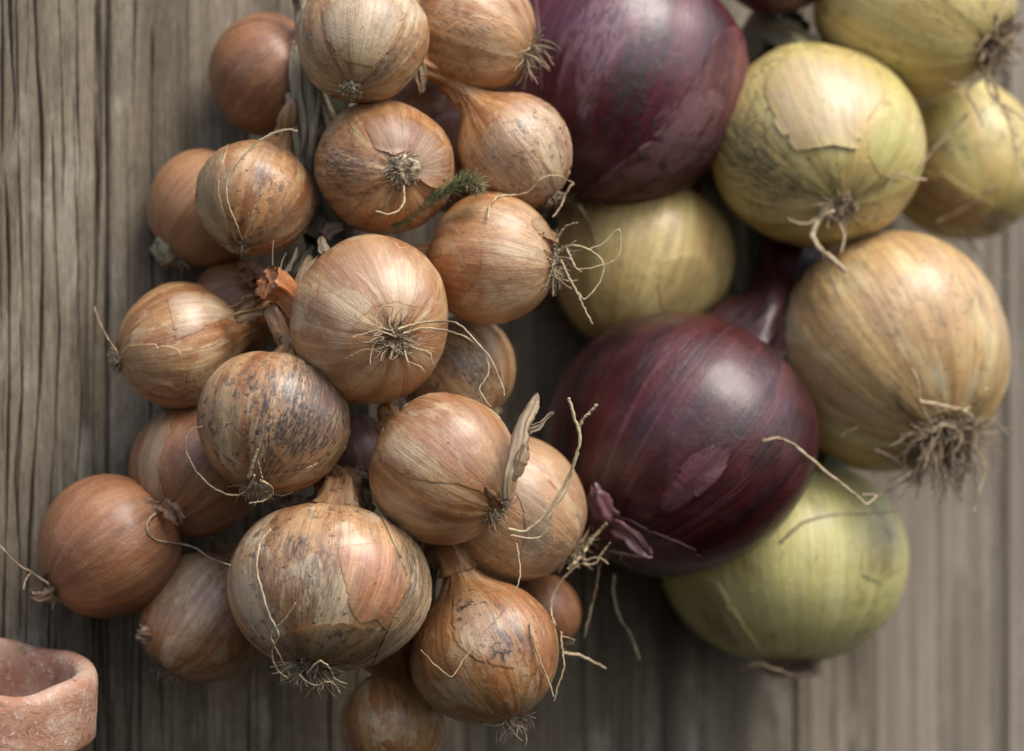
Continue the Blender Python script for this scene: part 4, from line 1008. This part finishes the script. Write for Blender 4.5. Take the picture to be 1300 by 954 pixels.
# green feathery sprig
sp = bpy.data.objects.new('green_sprig', None); COL.objects.link(sp); sp.location = at(560, 250, -.004)
sp['label'] = 'small feathery green sprig lying between the peeling onion and the coppery one'; sp['category'] = 'sprig'
rs = np.random.RandomState(3)
ctr = catmull([(500, 290), (520, 275), (545, 256), (570, 240), (590, 232), (604, 236)], 60)
loc = np.array(sp.location)
W = np.array([at(a_, b_, .002 - .008 * i / 60) for i, (a_, b_) in enumerate(ctr)]) - loc
V, Fc = tube_geo(W, np.linspace(.0006, .0003, 60), 6); mesh('stalk', V, Fc, M_SPRIG, sp)
VS, FS, k = [], [], 0
for i in range(1300):
    j = int(rs.uniform(0, 59)); t = j / 59
    p = W[j]; L = .0060 * (0.5 + .8 * t) * rs.uniform(.35, 1.1) * (1 if t < .85 else .8)
    d = rs.normal(size=3); d /= np.linalg.norm(d); fw = W[min(59, j + 1)] - W[max(0, j - 1)]; fw /= np.linalg.norm(fw)
    d = d + fw * 1.5; d /= np.linalg.norm(d)
    cur = rs.normal(0, .35, 3); pts = [p]
    for q in range(4):
        d = d + cur * .4; d /= np.linalg.norm(d); pts.append(pts[-1] + d * L / 4)
    V, Fc = tube_geo(pts, np.linspace(.00011, .00005, 5), 4); VS.append(V); FS.append(Fc + k); k += len(V)
o = mesh('fronds', np.vstack(VS), np.vstack(FS), M_SPRIG, sp); o['kind'] = 'stuff'

# ------------------------------------------------------------------ terracotta pot
def clay_mat():
    b = NB('old_terracotta')
    tc = b.node('ShaderNodeTexCoord').outputs['Object']
    n1 = b.noise(tc, 45, 5, .6); n2 = b.noise(tc, 420, 5, .7); n3 = b.noise(tc, 120, 6, .7, .4)
    col = b.mix(b.ramp(n1, .35, .65), (.38, .18, .105), (.52, .34, .24))
    col = b.mix(b.math('MULTIPLY', b.ramp(n3, .52, .68), .45), col, (.64, .52, .44))
    col = b.mix(b.math('MULTIPLY', b.ramp(n2, .58, .66), .6), col, (.66, .60, .55))
    col = b.mix(b.math('MULTIPLY', b.ramp(b.noise(b.vmath('ADD', tc, (1, 2, 3)), 260, 4, .6), .62, .70), .7), col, (.10, .06, .05))
    col = b.mix(b.math('MULTIPLY', b.ramp(b.noise(b.vmath('ADD', tc, (4, 2, 3)), 70, 3, .6), .66, .74), .6), col, (.10, .14, .08))
    b.link(col, b.p.inputs['Base Color']); b.p.inputs['Roughness'].default_value = .88
    bp = b.node('ShaderNodeBump'); bp.inputs['Strength'].default_value = .9; bp.inputs['Distance'].default_value = .0009
    h = b.math('MULTIPLY_ADD', n3, 1.3, n2)
    b.link(h, bp.inputs['Height']); b.link(bp.outputs[0], b.p.inputs['Normal'])
    return b.m
MC = clay_mat()
pot = bpy.data.objects.new('clay_pot', None); COL.objects.link(pot)
pot['label'] = 'old terracotta flower pot with a chipped chalky rim at the bottom left corner'; pot['category'] = 'flower pot'
PR, PT, PH = .0415, .0058, .075
tilt = math.radians(8)
rc = at(-36, 842, -.012)
pot.matrix_world = Matrix.Translation(Vector(rc)) @ Matrix.Rotation(tilt, 4, 'X') @ Matrix.Rotation(math.radians(4), 4, 'Y')
def ringset(prof, name):
    n = 260; a = np.linspace(0, 2 * math.pi, n, endpoint=False)
    pr = np.array(prof)
    A, I = np.meshgrid(a, np.arange(len(pr)))
    r = pr[I, 0]; z = pr[I, 1]
    X = np.stack([np.cos(A) * r, np.sin(A) * r, z], -1)
    n1 = Sin3(3, 90, 240, 10); n2 = Sin3(4, 400, 900, 10)
    top = np.clip((z + .012) / .012, 0, 1)
    # a chipped scallop on the near side of the rim
    chip = .0022 * np.exp(-((A - 5.35) / .28) ** 2) + .0016 * np.exp(-((A - 1.1) / .25) ** 2)
    X[..., 2] -= top * chip
    X += (X * np.array([1, 1, 0]) / (r[..., None] + 1e-6)) * (n1(X) * .00018 + n2(X) * .00008)[..., None]
    X[..., 2] += (n1(X + 1) * .00013 + n2(X + 2) * .00006) * top
    return mesh(name, X.reshape(-1, 3), grid_faces(len(pr), n, True), MC, pot)
ringset([(PR - .0035, -.024), (PR - .001, -.0235), (PR, -.022), (PR, -.018), (PR, -.012), (PR, -.006), (PR - .0002, -.003), (PR - .0010, -.0010), (PR - .0022, -.0002), (PR - .0040, .0001), (PR - .0060, -.0003),
         (PR - .0072, -.0012), (PR - .0079, -.0030), (PR - .0082, -.006), (PR - .0083, -.010), (PR - .0084, -.016), (PR - .0085, -.022)], 'rim')
ringset([(PR - .0086, -.0221), (PR - .0086, -.030), (PR - .010, -.050), (PR - .014, -.070), (.001, -.0702), (.001, -.075), (PR - .014, -.0752), (PR - .0125, -.074), (PR - .008, -.050), (PR - .0040, -.028), (PR - .0036, -.0241)], 'body')
